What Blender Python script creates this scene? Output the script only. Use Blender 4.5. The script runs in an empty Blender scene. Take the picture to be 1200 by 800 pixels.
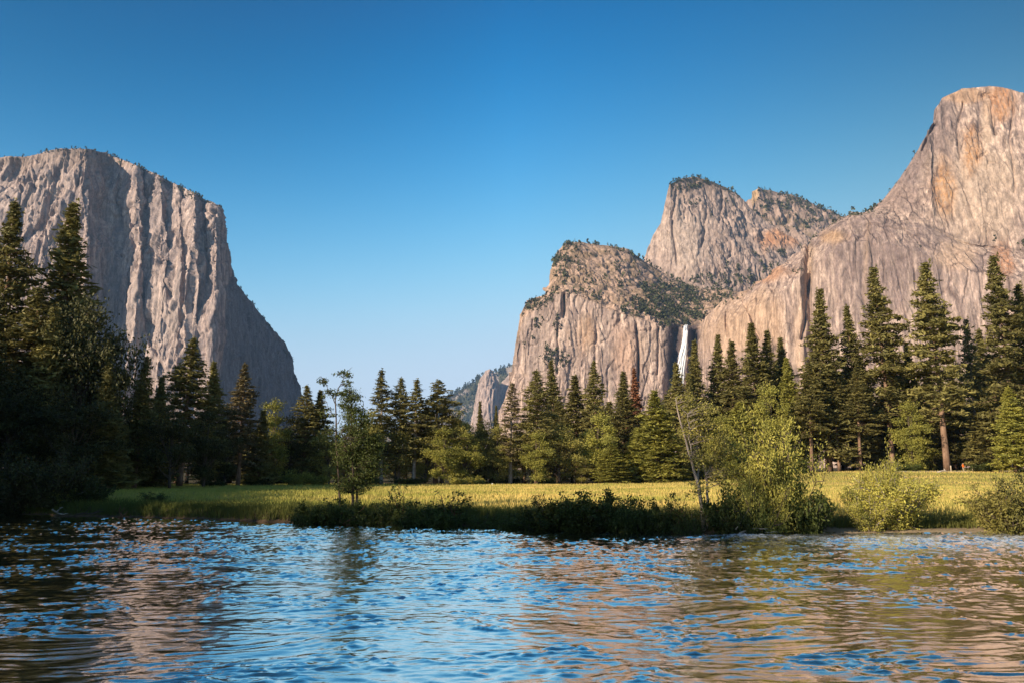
import bpy, math, random
import numpy as np
from mathutils import Vector, Matrix

# ------------------------------------------------------------------ camera, sky, sun, exposure
scene = bpy.context.scene
COL = scene.collection
FPX, CX, CY, HORIZ = 933.0, 600.0, 400.0, 558.0      # the photograph's lens, measured in its own pixels
PITCH = math.atan((HORIZ - CY) / FPX)
CAM_Z = 2.5
cam_data = bpy.data.cameras.new("camera")
cam = bpy.data.objects.new("camera", cam_data)
COL.objects.link(cam)
cam.location = (0.0, 0.0, CAM_Z)
cam.rotation_euler = (math.pi / 2 + PITCH, 0.0, 0.0)
cam_data.sensor_width = 36.0
cam_data.lens = 36.0 * FPX / 1200.0
cam_data.clip_start = 0.1
cam_data.clip_end = 60000.0
scene.camera = cam

SUN_EL = math.radians(23.0)
SUN_AZ = math.radians(230.0)          # clockwise from +Y: behind the camera and to its left
world = bpy.data.worlds.new("World")
scene.world = world
world.use_nodes = True
wn, wl = world.node_tree.nodes, world.node_tree.links
wn.clear()
sky = wn.new("ShaderNodeTexSky")
sky.sky_type = 'NISHITA'
sky.sun_disc = False
sky.sun_elevation = SUN_EL
sky.sun_rotation = SUN_AZ
sky.altitude = 1200.0
sky.air_density = 1.0
sky.dust_density = 0.6
sky.ozone_density = 1.6
bg = wn.new("ShaderNodeBackground")
bg.inputs["Strength"].default_value = 0.10
hs = wn.new("ShaderNodeHueSaturation")
hs.inputs["Saturation"].default_value = 1.12
out = wn.new("ShaderNodeOutputWorld")
wl.new(sky.outputs[0], hs.inputs["Color"])
# the sky as the polarised, saturated photograph shows it: a power curve on each channel of the sky's light
sep, comb = wn.new("ShaderNodeSeparateColor"), wn.new("ShaderNodeCombineColor")
wl.new(hs.outputs[0], sep.inputs[0])


def sky_math(op, a, b):
    m = wn.new("ShaderNodeMath")
    m.operation = op
    for i, v in enumerate((a, b)):
        if hasattr(v, "is_linked"):
            wl.new(v, m.inputs[i])
        else:
            m.inputs[i].default_value = v
    return m.outputs[0]


SKY_CURVE = ((0.082, 0.145, 1.75, 0.66), (0.06, 0.226, 2.0, 0.82), (0.115, 0.275, 2.1, 1.0))     # offset, knee, power, ceiling
chan = []
for ch, (off, knee, power, top) in enumerate(SKY_CURVE):
    v = sky_math('MAXIMUM', sky_math('SUBTRACT', sky_math('MULTIPLY', sep.outputs[ch], 0.13), off), 0.0)
    v = sky_math('POWER', sky_math('DIVIDE', v, knee), power)
    e = sky_math('POWER', 2.71828, sky_math('MULTIPLY', v, -1.0))
    chan.append(sky_math('MULTIPLY', sky_math('SUBTRACT', 1.0, e), top * 5.95))
# a polarising filter: the sky deepens to the sides, high up
wtc, wxyz = wn.new("ShaderNodeTexCoord"), wn.new("ShaderNodeSeparateXYZ")
wl.new(wtc.outputs["Generated"], wxyz.inputs[0])
high = wn.new("ShaderNodeMapRange")
high.interpolation_type = 'SMOOTHSTEP'
high.inputs[1].default_value, high.inputs[2].default_value = 0.08, 0.5
wl.new(wxyz.outputs[2], high.inputs[0])
sides = sky_math('ADD', sky_math('MULTIPLY', sky_math('MAXIMUM', wxyz.outputs[0], 0.0), 1.15), sky_math('MULTIPLY', sky_math('MINIMUM', wxyz.outputs[0], 0.0), -0.6))
polar = sky_math('MAXIMUM', sky_math('SUBTRACT', 1.0, sky_math('MULTIPLY', sides, high.outputs[0])), 0.35)
for ch in range(3):
    wl.new(sky_math('MULTIPLY', chan[ch], polar), comb.inputs[ch])
wl.new(comb.outputs[0], bg.inputs["Color"])
wl.new(bg.outputs[0], out.inputs["Surface"])

sun_data = bpy.data.lights.new("sun", 'SUN')
sun_data.energy = 5.0
sun_data.angle = math.radians(0.53)
sun_data.color = (1.0, 0.84, 0.645)
sun = bpy.data.objects.new("sun", sun_data)
COL.objects.link(sun)
TO_SUN = Vector((math.sin(SUN_AZ) * math.cos(SUN_EL), math.cos(SUN_AZ) * math.cos(SUN_EL), math.sin(SUN_EL)))
sun.rotation_euler = TO_SUN.to_track_quat('Z', 'Y').to_euler()
sun.location = TO_SUN * 200

scene.view_settings.view_transform = 'Standard'
scene.view_settings.look = 'None'
scene.view_settings.exposure = 0.75
scene.view_settings.gamma = 1.0
scene.view_settings.use_curve_mapping = False
try:
    scene.cycles.max_bounces = 6
    scene.cycles.diffuse_bounces = 2
    scene.cycles.glossy_bounces = 3
    scene.cycles.transmission_bounces = 3
    scene.cycles.transparent_max_bounces = 8
    scene.cycles.volume_bounces = 0
    scene.cycles.caustics_reflective = False
    scene.cycles.caustics_refractive = False
    scene.cycles.sample_clamp_indirect = 4.0
    scene.cycles.use_denoising = True
except Exception:
    pass

# ------------------------------------------------------------------ helpers
CP, SP = math.cos(PITCH), math.sin(PITCH)


def at(px, py, Y):
    """The place at distance Y in front of the camera that the photograph's pixel (px, py) looks at."""
    xc, yc = (px - CX) / FPX, (CY - py) / FPX
    dy, dz = CP - yc * SP, SP + yc * CP
    return xc / dy * Y, Y, CAM_Z + dz / dy * Y


def at_np(px, py, Y):
    xc, yc = (px - CX) / FPX, (CY - py) / FPX
    dy, dz = CP - yc * SP, SP + yc * CP
    return np.stack([xc / dy * Y, Y, CAM_Z + dz / dy * Y], axis=-1)


_tabs = {}


def _tab(seed):
    if seed not in _tabs:
        r = np.random.default_rng(seed + 1000)
        p = r.permutation(256)
        g = r.normal(size=(256, 3))
        g = (g / np.linalg.norm(g, axis=1)[:, None]).astype(np.float32)
        _tabs[seed] = (np.concatenate([p, p, p]).astype(np.int32), g)
    return _tabs[seed]


def perlin(x, y, z, seed=0):
    p, g = _tab(seed)
    x, y, z = np.broadcast_arrays(np.asarray(x, np.float32), np.asarray(y, np.float32), np.asarray(z, np.float32))
    fx, fy, fz = np.floor(x), np.floor(y), np.floor(z)
    xf, yf, zf = x - fx, y - fy, z - fz
    xi, yi, zi = fx.astype(np.int32) & 255, fy.astype(np.int32) & 255, fz.astype(np.int32) & 255
    u, v, w = [t * t * t * (t * (t * 6 - 15) + 10) for t in (xf, yf, zf)]
    gx, gy, gz = g[:, 0].copy(), g[:, 1].copy(), g[:, 2].copy()
    planes = []
    for dx in (0, 1):
        px = p[xi + dx]
        rows = []
        for dy in (0, 1):
            py = p[px + ((yi + dy) & 255)]
            ends = []
            for dz in (0, 1):
                h = p[py + ((zi + dz) & 255)]
                ends.append(gx[h] * (xf - dx) + gy[h] * (yf - dy) + gz[h] * (zf - dz))
            rows.append(ends[0] + w * (ends[1] - ends[0]))
        planes.append(rows[0] + v * (rows[1] - rows[0]))
    return (planes[0] + u * (planes[1] - planes[0])) * 1.5


def fbm(x, y, z, octaves=4, seed=0, gain=0.5):
    a, f, s = 1.0, 1.0, 0.0
    for k in range(octaves):
        s = s + a * perlin(x * f, y * f, z * f, seed + k)
        a *= gain
        f *= 2.03
    return s


def ridged(x, y, z, octaves=4, seed=0, gain=0.5):
    a, f, s = 1.0, 1.0, 0.0
    for k in range(octaves):
        s = s + a * (1.0 - 2.0 * np.abs(perlin(x * f, y * f, z * f, seed + k)))
        a *= gain
        f *= 2.07
    return s


def sstep(a, b, x):
    t = np.clip((np.asarray(x, float) - a) / (b - a), 0, 1)
    return t * t * (3 - 2 * t)


def mesh_np(name, verts, faces, mat=None, smooth=False, colors=None, attr=None):
    """faces: an (n, k) array, or a list of such arrays with different k."""
    me = bpy.data.meshes.new(name)
    verts = np.asarray(verts, np.float32)
    fl = faces if isinstance(faces, list) else [faces]
    fl = [np.asarray(f, np.int32) for f in fl if len(f)]
    me.vertices.add(len(verts))
    me.vertices.foreach_set("co", verts.ravel())
    tot = np.concatenate([np.full(len(f), f.shape[1], np.int32) for f in fl])
    idx = np.concatenate([f.ravel() for f in fl])
    start = np.concatenate([[0], np.cumsum(tot)[:-1]]).astype(np.int32)
    me.loops.add(len(idx))
    me.loops.foreach_set("vertex_index", idx)
    me.polygons.add(len(tot))
    me.polygons.foreach_set("loop_start", start)
    me.polygons.foreach_set("loop_total", tot)
    if smooth:
        me.polygons.foreach_set("use_smooth", np.ones(len(tot), bool))
    if colors is not None:
        a = me.color_attributes.new("tint", 'FLOAT_COLOR', 'POINT')
        c = np.concatenate([np.asarray(colors, np.float32), np.ones((len(verts), 1), np.float32)], axis=1)
        a.data.foreach_set("color", c.ravel())
    if attr is not None:
        for k, v in attr.items():
            a = me.attributes.new(k, 'FLOAT', 'POINT')
            a.data.foreach_set("value", np.asarray(v, np.float32))
    me.update(calc_edges=True)
    me.validate()
    if mat is not None:
        me.materials.append(mat)
    return me


def link(name, me, parent=None, loc=None):
    o = bpy.data.objects.new(name, me)
    COL.objects.link(o)
    if parent is not None:
        o.parent = parent
    if loc is not None:
        o.location = loc
    return o


def tag(o, label=None, cat=None, group=None, kind=None):
    if label:
        o["label"] = label
    if cat:
        o["category"] = cat
    if group:
        o["group"] = group
    if kind:
        o["kind"] = kind
    return o


class MB:
    """Collects tubes and faces of one part."""

    def __init__(self):
        self.v, self.q, self.t, self.n = [], [], [], 0

    def add(self, v, q=None, t=None):
        v = np.asarray(v, float)
        if q is not None and len(q):
            self.q.append(np.asarray(q) + self.n)
        if t is not None and len(t):
            self.t.append(np.asarray(t) + self.n)
        self.v.append(v)
        self.n += len(v)

    def tube(self, pts, radii, sides=6, cap=True):
        pts = np.asarray(pts, float)
        radii = np.asarray(radii, float)
        n = len(pts)
        d = np.gradient(pts, axis=0)
        d /= np.linalg.norm(d, axis=1)[:, None] + 1e-9
        ref = np.where(np.abs(d[:, 2:3]) > 0.9, np.array([[1.0, 0, 0]]), np.array([[0, 0, 1.0]]))
        a = np.cross(d, ref)
        a /= np.linalg.norm(a, axis=1)[:, None] + 1e-9
        b = np.cross(d, a)
        th = np.linspace(0, 2 * math.pi, sides, endpoint=False)
        v = pts[:, None] + radii[:, None, None] * (np.cos(th)[None, :, None] * a[:, None] + np.sin(th)[None, :, None] * b[:, None])
        i = np.arange(n - 1)[:, None] * sides
        j = np.arange(sides)[None]
        k = (j + 1) % sides
        q = np.stack([i + j, i + k, i + sides + k, i + sides + j], -1).reshape(-1, 4)
        v = v.reshape(-1, 3)
        t = None
        if cap:
            v = np.concatenate([v, pts[:1], pts[-1:]])
            j = np.arange(sides)
            k = (j + 1) % sides
            t = np.concatenate([np.stack([k, j, np.full(sides, n * sides)], -1),
                                np.stack([(n - 1) * sides + j, (n - 1) * sides + k, np.full(sides, n * sides + 1)], -1)])
        self.add(v, q, t)

    def mesh(self, name, mat=None, smooth=True):
        fl = []
        if self.q:
            fl.append(np.concatenate(self.q))
        if self.t:
            fl.append(np.concatenate(self.t))
        return mesh_np(name, np.concatenate(self.v), fl, mat, smooth)


# ------------------------------------------------------------------ materials
class NT:
    def __init__(self, name):
        self.m = bpy.data.materials.new(name)
        self.m.use_nodes = True
        self.n, self.l = self.m.node_tree.nodes, self.m.node_tree.links
        self.n.clear()
        self.out = self.n.new("ShaderNodeOutputMaterial")

    def node(self, t, **kw):
        n = self.n.new(t)
        for k, v in kw.items():
            setattr(n, k, v)
        return n

    def link(self, a, b):
        self.l.new(a, b)

    def noise(self, scale, detail=4.0, rough=0.55, vec=None, stretch=None, coord="Object"):
        tc = self.node("ShaderNodeTexCoord")
        src = tc.outputs[coord]
        if vec is not None:
            src = vec
        if stretch:
            mp = self.node("ShaderNodeMapping")
            mp.inputs["Scale"].default_value = stretch
            self.link(src, mp.inputs["Vector"])
            src = mp.outputs[0]
        n = self.node("ShaderNodeTexNoise")
        n.inputs["Scale"].default_value = scale
        n.inputs["Detail"].default_value = detail
        n.inputs["Roughness"].default_value = rough
        self.link(src, n.inputs["Vector"])
        return n.outputs["Fac"]

    def ramp(self, fac, stops):
        r = self.node("ShaderNodeValToRGB")
        el = r.color_ramp.elements
        while len(el) < len(stops):
            el.new(0.5)
        for e, (p, c) in zip(el, stops):
            e.position = p
            e.color = (c[0], c[1], c[2], 1.0) if hasattr(c, "__len__") else (c, c, c, 1.0)
        self.link(fac, r.inputs["Fac"])
        return r.outputs["Color"]

    def mix(self, a, b, fac, mode='MIX'):
        m = self.node("ShaderNodeMix", data_type='RGBA', blend_type=mode)
        for s, v in ((m.inputs[6], a), (m.inputs[7], b)):
            if hasattr(v, "is_linked"):
                self.link(v, s)
            else:
                s.default_value = (v[0], v[1], v[2], 1.0)
        if hasattr(fac, "is_linked"):
            self.link(fac, m.inputs[0])
        else:
            m.inputs[0].default_value = fac
        return m.outputs[2]

    def bump(self, h, strength=0.5, dist=1.0):
        b = self.node("ShaderNodeBump")
        b.inputs["Strength"].default_value = strength
        b.inputs["Distance"].default_value = dist
        self.link(h, b.inputs["Height"])
        return b.outputs[0]

    def principled(self, color, rough=0.9, spec=0.2, normal=None):
        p = self.node("ShaderNodeBsdfPrincipled")
        if hasattr(color, "is_linked"):
            self.link(color, p.inputs["Base Color"])
        else:
            p.inputs["Base Color"].default_value = (color[0], color[1], color[2], 1)
        if hasattr(rough, "is_linked"):
            self.link(rough, p.inputs["Roughness"])
        else:
            p.inputs["Roughness"].default_value = rough
        p.inputs["Specular IOR Level"].default_value = spec
        if normal is not None:
            self.link(normal, p.inputs["Normal"])
        return p

    def surf(self, s):
        self.link(s, self.out.inputs["Surface"])
        return self.m


def rock_material(name):
    t = NT(name)
    at_ = t.node("ShaderNodeAttribute", attribute_name="tint")
    fine = t.noise(0.11, 6, 0.65, stretch=(1, 1, 0.35))
    streak = t.noise(0.09, 4, 0.6, stretch=(1, 1, 0.06))
    c = t.mix(at_.outputs["Color"], t.ramp(fine, [(0.25, 0.5), (0.52, 1.0), (0.78, 1.4)]), 0.9, 'MULTIPLY')
    speck = t.noise(0.33, 5, 0.7, stretch=(1, 1, 0.45))
    c = t.mix(c, t.ramp(speck, [(0.3, 0.66), (0.5, 1.0), (0.7, 1.3)]), 0.85, 'MULTIPLY')
    c = t.mix(c, t.ramp(streak, [(0.3, 0.62), (0.62, 1.18)]), 0.8, 'MULTIPLY')
    tc = t.node("ShaderNodeTexCoord")
    wv = t.node("ShaderNodeTexNoise")
    wv.inputs["Scale"].default_value = 0.012
    wv.inputs["Detail"].default_value = 3
    t.link(tc.outputs["Object"], wv.inputs["Vector"])
    vm = t.node("ShaderNodeVectorMath", operation='MULTIPLY_ADD')
    t.link(wv.outputs["Color"], vm.inputs[0])
    vm.inputs[1].default_value = (16, 16, 22)
    t.link(tc.outputs["Object"], vm.inputs[2])
    joints = []
    for sc, st in ((0.026, 0.16), (0.06, 0.3)):
        mp = t.node("ShaderNodeMapping")
        mp.inputs["Scale"].default_value = (1, 1, st)
        t.link(vm.outputs[0], mp.inputs["Vector"])
        vo = t.node("ShaderNodeTexVoronoi", feature='DISTANCE_TO_EDGE')
        vo.inputs["Scale"].default_value = sc
        t.link(mp.outputs[0], vo.inputs["Vector"])
        joints.append(t.ramp(vo.outputs["Distance"], [(0.0, 0.0), (0.055, 1.0)]))
    gate = t.ramp(t.noise(0.008, 3, 0.6), [(0.4, 0.0), (0.56, 1.0)])
    jt = t.mix(joints[0], (1, 1, 1), gate)
    j2 = t.mix((1, 1, 1), joints[1], t.ramp(t.noise(0.011, 3, 0.6, stretch=(1, 1, 0.5)), [(0.52, 0.0), (0.66, 0.7)]))
    jt = t.mix(jt, j2, 1.0, 'MULTIPLY')
    c = t.mix(c, t.mix((0.5, 0.46, 0.46), (1, 1, 1), jt), 0.8, 'MULTIPLY')
    jb = t.bump(jt, 0.8, 2.5)
    nb = t.bump(t.noise(0.14, 8, 0.68, stretch=(1, 1, 0.3)), 0.7, 2.2)
    t.link(jb, nb.node.inputs["Normal"])
    return t.surf(t.principled(c, 0.92, 0.15, nb).outputs[0])


def leaf_material(name, col, col2, trans=0.25, vary=0.25, scale=0.35):
    """Foliage: two greens mixed by a noise through the crown, plus a shift of its own for every plant."""
    t = NT(name)
    n = t.noise(scale, 3, 0.6, coord="Object")
    c = t.mix(col, col2, t.ramp(n, [(0.38, 0.0), (0.66, 1.0)]))
    oi = t.node("ShaderNodeObjectInfo")
    geo = t.node("ShaderNodeNewGeometry")
    h = t.node("ShaderNodeHueSaturation")
    mr = t.node("ShaderNodeMapRange")
    mr.inputs[3].default_value = 1 - vary
    mr.inputs[4].default_value = 1 + vary
    t.link(oi.outputs["Random"], mr.inputs[0])
    mr2 = t.node("ShaderNodeMapRange")
    mr2.inputs[3].default_value = 0.75
    mr2.inputs[4].default_value = 1.65
    t.link(geo.outputs["Random Per Island"], mr2.inputs[0])
    mu = t.node("ShaderNodeMath", operation='MULTIPLY')
    t.link(mr.outputs[0], mu.inputs[0])
    t.link(mr2.outputs[0], mu.inputs[1])
    t.link(mu.outputs[0], h.inputs["Value"])
    t.link(c, h.inputs["Color"])
    h.inputs["Saturation"].default_value = 1.0
    p = t.principled(h.outputs[0], 0.6, 0.25)
    tr = t.node("ShaderNodeBsdfTranslucent")
    t.link(h.outputs[0], tr.inputs["Color"])
    ms = t.node("ShaderNodeMixShader")
    ms.inputs[0].default_value = trans
    t.link(p.outputs[0], ms.inputs[1])
    t.link(tr.outputs[0], ms.inputs[2])
    return t.surf(ms.outputs[0])


def bark_material(name, a, b, scale=2.5):
    t = NT(name)
    n = t.noise(scale, 5, 0.65, stretch=(1, 1, 0.25))
    c = t.ramp(n, [(0.3, a), (0.68, b)])
    return t.surf(t.principled(c, 0.95, 0.1, t.bump(n, 0.8, 0.08)).outputs[0])


M = {}
M['rock'] = rock_material("granite")
M['pine'] = leaf_material("pine_needles", (0.215, 0.185, 0.058), (0.13, 0.122, 0.042), 0.28, 0.25)
M['fir'] = leaf_material("cedar_sprays", (0.30, 0.275, 0.054), (0.185, 0.185, 0.042), 0.3, 0.2)
M['oak'] = leaf_material("oak_leaves", (0.29, 0.25, 0.062), (0.175, 0.168, 0.046), 0.32, 0.25)
M['willow'] = leaf_material("willow_leaves", (0.42, 0.37, 0.075), (0.27, 0.26, 0.06), 0.3, 0.18, 0.8)
M['shrub'] = leaf_material("bank_shrub_leaves", (0.075, 0.09, 0.02), (0.05, 0.062, 0.016), 0.25, 0.25, 0.8)
M['shade_oak'] = leaf_material("shade_toned_oak_leaves", (0.07, 0.066, 0.02), (0.04, 0.042, 0.014), 0.15, 0.2)  # darker copy of the oak leaves, shade put into the colour
M['dead'] = leaf_material("dead_needles", (0.24, 0.1, 0.05), (0.17, 0.08, 0.045), 0.1, 0.1)
M['drypine'] = leaf_material("thin_needles", (0.17, 0.13, 0.062), (0.115, 0.098, 0.045), 0.12, 0.12)
M['scrub'] = leaf_material("cliff_scrub_leaves", (0.062, 0.064, 0.024), (0.04, 0.046, 0.018), 0.1, 0.0, 0.02)
M['far_forest'] = leaf_material("far_forest_needles", (0.045, 0.06, 0.045), (0.03, 0.042, 0.034), 0.1, 0.0, 0.01)
M['bark'] = bark_material("pine_bark", (0.13, 0.075, 0.048), (0.33, 0.215, 0.15))
M['pale_bark'] = bark_material("pale_bark", (0.2, 0.16, 0.13), (0.46, 0.38, 0.32), 3.0)
M['dark_bark'] = bark_material("dark_bark", (0.06, 0.045, 0.035), (0.14, 0.105, 0.08), 3.0)
M['driftwood'] = bark_material("bleached_wood", (0.26, 0.21, 0.16), (0.5, 0.44, 0.37), 5.0)
M['twig'] = bark_material("red_brown_twigs", (0.12, 0.06, 0.035), (0.24, 0.13, 0.08), 6.0)

# ------------------------------------------------------------------ cliffs
def seg_dist(px, py, pts):
    best = np.full(px.shape, 1e9)
    for (x0, y0), (x1, y1) in zip(pts[:-1], pts[1:]):
        dx, dy = x1 - x0, y1 - y0
        t = np.clip(((px - x0) * dx + (py - y0) * dy) / (dx * dx + dy * dy + 1e-9), 0, 1)
        best = np.minimum(best, np.hypot(px - x0 - t * dx, py - y0 - t * dy))
    return best


def smooth_grid(a, k):
    if k < 1:
        return a
    ker = np.hanning(2 * k + 3)[1:-1]
    ker /= ker.sum()
    for ax in (0, 1):
        p = np.concatenate([np.repeat(np.take(a, [0], ax), k, ax), a, np.repeat(np.take(a, [-1], ax), k, ax)], ax)
        s = 0
        for i, w in enumerate(ker):
            s = s + w * np.take(p, np.arange(i, i + a.shape[ax]), ax)
        a = s
    return a


def cliff(name, cols, nu, nv, zone, seed=0, flute=22.0, rough=9.0, scale=1.0, grooves=(), back=900.0, back_slope=0.08, smooth=2,
          flute_v=5.0, mat=None, ledge=0.0, gain=(0.86, 0.79, 0.765)):
    K = len(cols[0]) - 1
    ctrl, pix = [], []
    for c in cols:
        pts = [at(*p) for p in c[:K]]
        xb = pts[-1][0] / pts[-1][1] * c[K]
        pts.append((xb, c[K], -6.0))
        ctrl.append(pts)
        zc = (-6.0 - CAM_Z) / c[K]
        yc = (zc * CP - SP) / (CP + zc * SP)
        pix.append([(p[0], p[1]) for p in c[:K]] + [(c[K - 1][0], CY - yc * FPX)])
    ctrl, pix = np.array(ctrl), np.array(pix)
    d = np.hypot(np.diff(pix[:, 0, 0]), 0.7 * np.diff(pix[:, 0, 1])) + 0.5
    mid = 0.5 * (pix[1:, 0, 0] + pix[:-1, 0, 0])
    d = d * np.where((mid < -15) | (mid > 1215), 0.2, 1.0)
    u = np.concatenate([[0], np.cumsum(d)])
    dv = np.abs(np.diff(pix[..., 1], axis=1)).mean(0) + 3
    dv[-1] *= 0.62
    v = np.concatenate([[0], np.cumsum(dv)])
    us, vs = np.linspace(0, u[-1], nu), np.linspace(0, v[-1], nv)

    def interp(a):
        n = a.shape[-1]
        b = np.stack([np.stack([np.interp(us, u, a[:, k, j]) for j in range(n)], -1) for k in range(K + 1)], 1)
        i = np.clip(np.searchsorted(v, vs) - 1, 0, K - 1)
        t = ((vs - v[i]) / (v[i + 1] - v[i]))[None, :, None]
        return b[:, i] * (1 - t) + b[:, i + 1] * t

    P, Q = interp(ctrl), interp(pix)
    P = np.concatenate([P[..., :2], P[..., 2:]], -1)
    top = P[:, 0].copy()
    P = smooth_grid(P, smooth)
    P[:, 0] = top
    gu, gv = np.gradient(P, axis=0), np.gradient(P, axis=1)
    N = np.cross(gu, gv)
    N /= np.linalg.norm(N, axis=-1)[..., None] + 1e-9
    flip = np.sign(-(N * P).sum(-1))[..., None]
    N *= np.where(flip == 0, 1, flip)
    x, y, z = P[..., 0] / scale, P[..., 1] / scale, P[..., 2] / scale
    w = 11 * fbm(x / 240, y / 240, z / (120 * flute_v), 3, seed + 50)

    def slabs(n):
        return np.floor(n) + sstep(0.43, 0.57, n - np.floor(n)) - 0.5

    f1 = slabs(2.6 * fbm((x + w) / 105, (y + w) / 105, z / (105 * flute_v), 3, seed, 0.55)) / 2.6
    f2 = fbm(x / 190, y / 190, z / 260, 3, seed + 20)
    f3 = slabs(2.4 * fbm((x + w * 0.5) / 34, (y + w * 0.5) / 34, z / (34 * flute_v * 0.9), 4, seed + 30, 0.55)) / 2.4
    f4 = fbm(x / 12, y / 12, z / (10 * flute_v ** 0.7), 3, seed + 35, 0.6)
    cr = perlin((x + w * 0.7) / 70, (y + w * 0.7) / 70, z / (70 * flute_v), seed + 41)
    cr2 = perlin((x + w) / 33, (y + w) / 33, z / (36 * flute_v), seed + 43)
    here = sstep(-0.15, 0.35, fbm(x / 130, y / 130, z / 130, 2, seed + 44))
    crack = np.exp(-(cr / 0.035) ** 2) * here + 0.55 * np.exp(-(cr2 / 0.045) ** 2) * (1 - here)
    disp = (flute * 1.15 * f1 + flute * 0.6 * f2 + rough * (0.35 + 1.15 * here) * f3 + rough * 0.28 * f4 - rough * 1.1 * crack) * scale
    if ledge:
        s = z / 42 + 1.2 * fbm(x / 150, y / 150, z / 400, 2, seed + 70)
        disp = disp + ledge * scale * (np.abs((s % 1.0) - 0.5) - 0.25)
    fade = 0.35 + 0.65 * sstep(0, 10, np.arange(nv))[None]
    P = P + N * (disp * fade)[..., None]
    rad = P[..., :2] / np.linalg.norm(P[..., :2], axis=-1)[..., None]
    if grooves:
        wob = 2.2 * fbm(x / 60, y / 60, z / 90, 3, seed + 90)
        mod = 0.35 + 0.65 * sstep(-0.5, 0.5, fbm(x / 50, y / 50, z / 110, 2, seed + 95))
    for pts, width, depth in grooves:
        g = np.exp(-np.abs(seg_dist(Q[..., 0] + wob, Q[..., 1], pts) / (width * 0.55)) ** 1.4) * depth * 1.0 * mod
        P[..., 0] += rad[..., 0] * g
        P[..., 1] += rad[..., 1] * g
    colr = zone(Q[..., 0], Q[..., 1], P, N) * np.array(gain)
    # the summit runs on behind the rim and comes down at the back
    rows, crow = [], []
    r = P[:, 0, :2] / np.linalg.norm(P[:, 0, :2], axis=-1)[:, None]
    for dist, drop in ((back, back * back_slope + 60), (back * 0.5, back * 0.5 * back_slope + 15), (back * 0.12, 4.0)):
        q = P[:, 0].copy()
        q[:, :2] += r * dist
        q[:, 2] -= drop
        rows.append(q)
        crow.append(colr[:, 0])
    q = rows[0].copy()
    q[:, :2] += r * back * 0.4
    q[:, 2] = -6
    rows.insert(0, q)
    crow.insert(0, colr[:, 0])
    P = np.concatenate([np.stack(rows, 1), P], 1)
    colr = np.concatenate([np.stack(crow, 1), colr], 1)
    n0, n1 = P.shape[:2]
    i = np.arange(n0 - 1)[:, None] * n1
    j = np.arange(n1 - 1)[None]
    F = np.stack([i + j, i + n1 + j, i + n1 + j + 1, i + j + 1], -1).reshape(-1, 4)
    # both ends closed
    ends = [np.arange(n1)[None], (np.arange(n1)[None] + (n0 - 1) * n1)[:, ::-1]]
    me = mesh_np(name, P.reshape(-1, 3), [F] + ends, mat or M['rock'], False, colr.reshape(-1, 3))
    o = link(name, me)
    return o, P[:, 4:], N, Q


def blend(c, col, f):
    f = np.clip(f, 0, 1)[..., None]
    return c * (1 - f) + np.array(col) * f


def blob(px, py, x, y, rx, ry, P, seed=0, soft=0.5):
    r = np.hypot((px - x) / rx, (py - y) / ry)
    k = r < 2.6
    q = P[k]
    f = np.zeros(px.shape)
    if len(q):
        n = 0.55 * fbm(q[:, 0] / 70, q[:, 1] / 70, q[:, 2] / 160, 4, 300 + seed)
        f[k] = 1 - sstep(1 - soft, 1 + soft, r[k] + n)
    return f


def streaks(P, seed, a=9.0, b=170.0):
    return fbm(P[..., 0] / a, P[..., 1] / a, P[..., 2] / b, 4, 400 + seed, 0.6)


# --- the big monolith on the left
def zone_left(px, py, P, N):
    c = np.broadcast_to(np.array((0.40, 0.335, 0.30)), px.shape + (3,)).copy()
    s = streaks(P, 1, 16, 260)
    c = blend(c, (0.24, 0.215, 0.215), sstep(0.05, 0.5, s) * 0.85)
    c = blend(c, (0.60, 0.51, 0.45), sstep(0.12, 0.55, -s) * 0.8)
    big = fbm(P[..., 0] / 220, P[..., 1] / 220, P[..., 2] / 300, 3, 77)
    c = blend(c, (0.27, 0.24, 0.235), sstep(0.0, 0.6, big) * 0.7)
    c = blend(c, (0.33, 0.26, 0.20), blob(px, py, 60, 184, 240, 12, P, 2) * 0.5)
    c = blend(c, (0.5, 0.44, 0.39), blob(px, py, 185, 390, 40, 60, P, 5) * 0.5)
    c = blend(c, (0.15, 0.18, 0.21), sstep(262, 270, px) * 0.85)  # darker rock of the right flank, with its blue shade painted in
    return c


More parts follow.
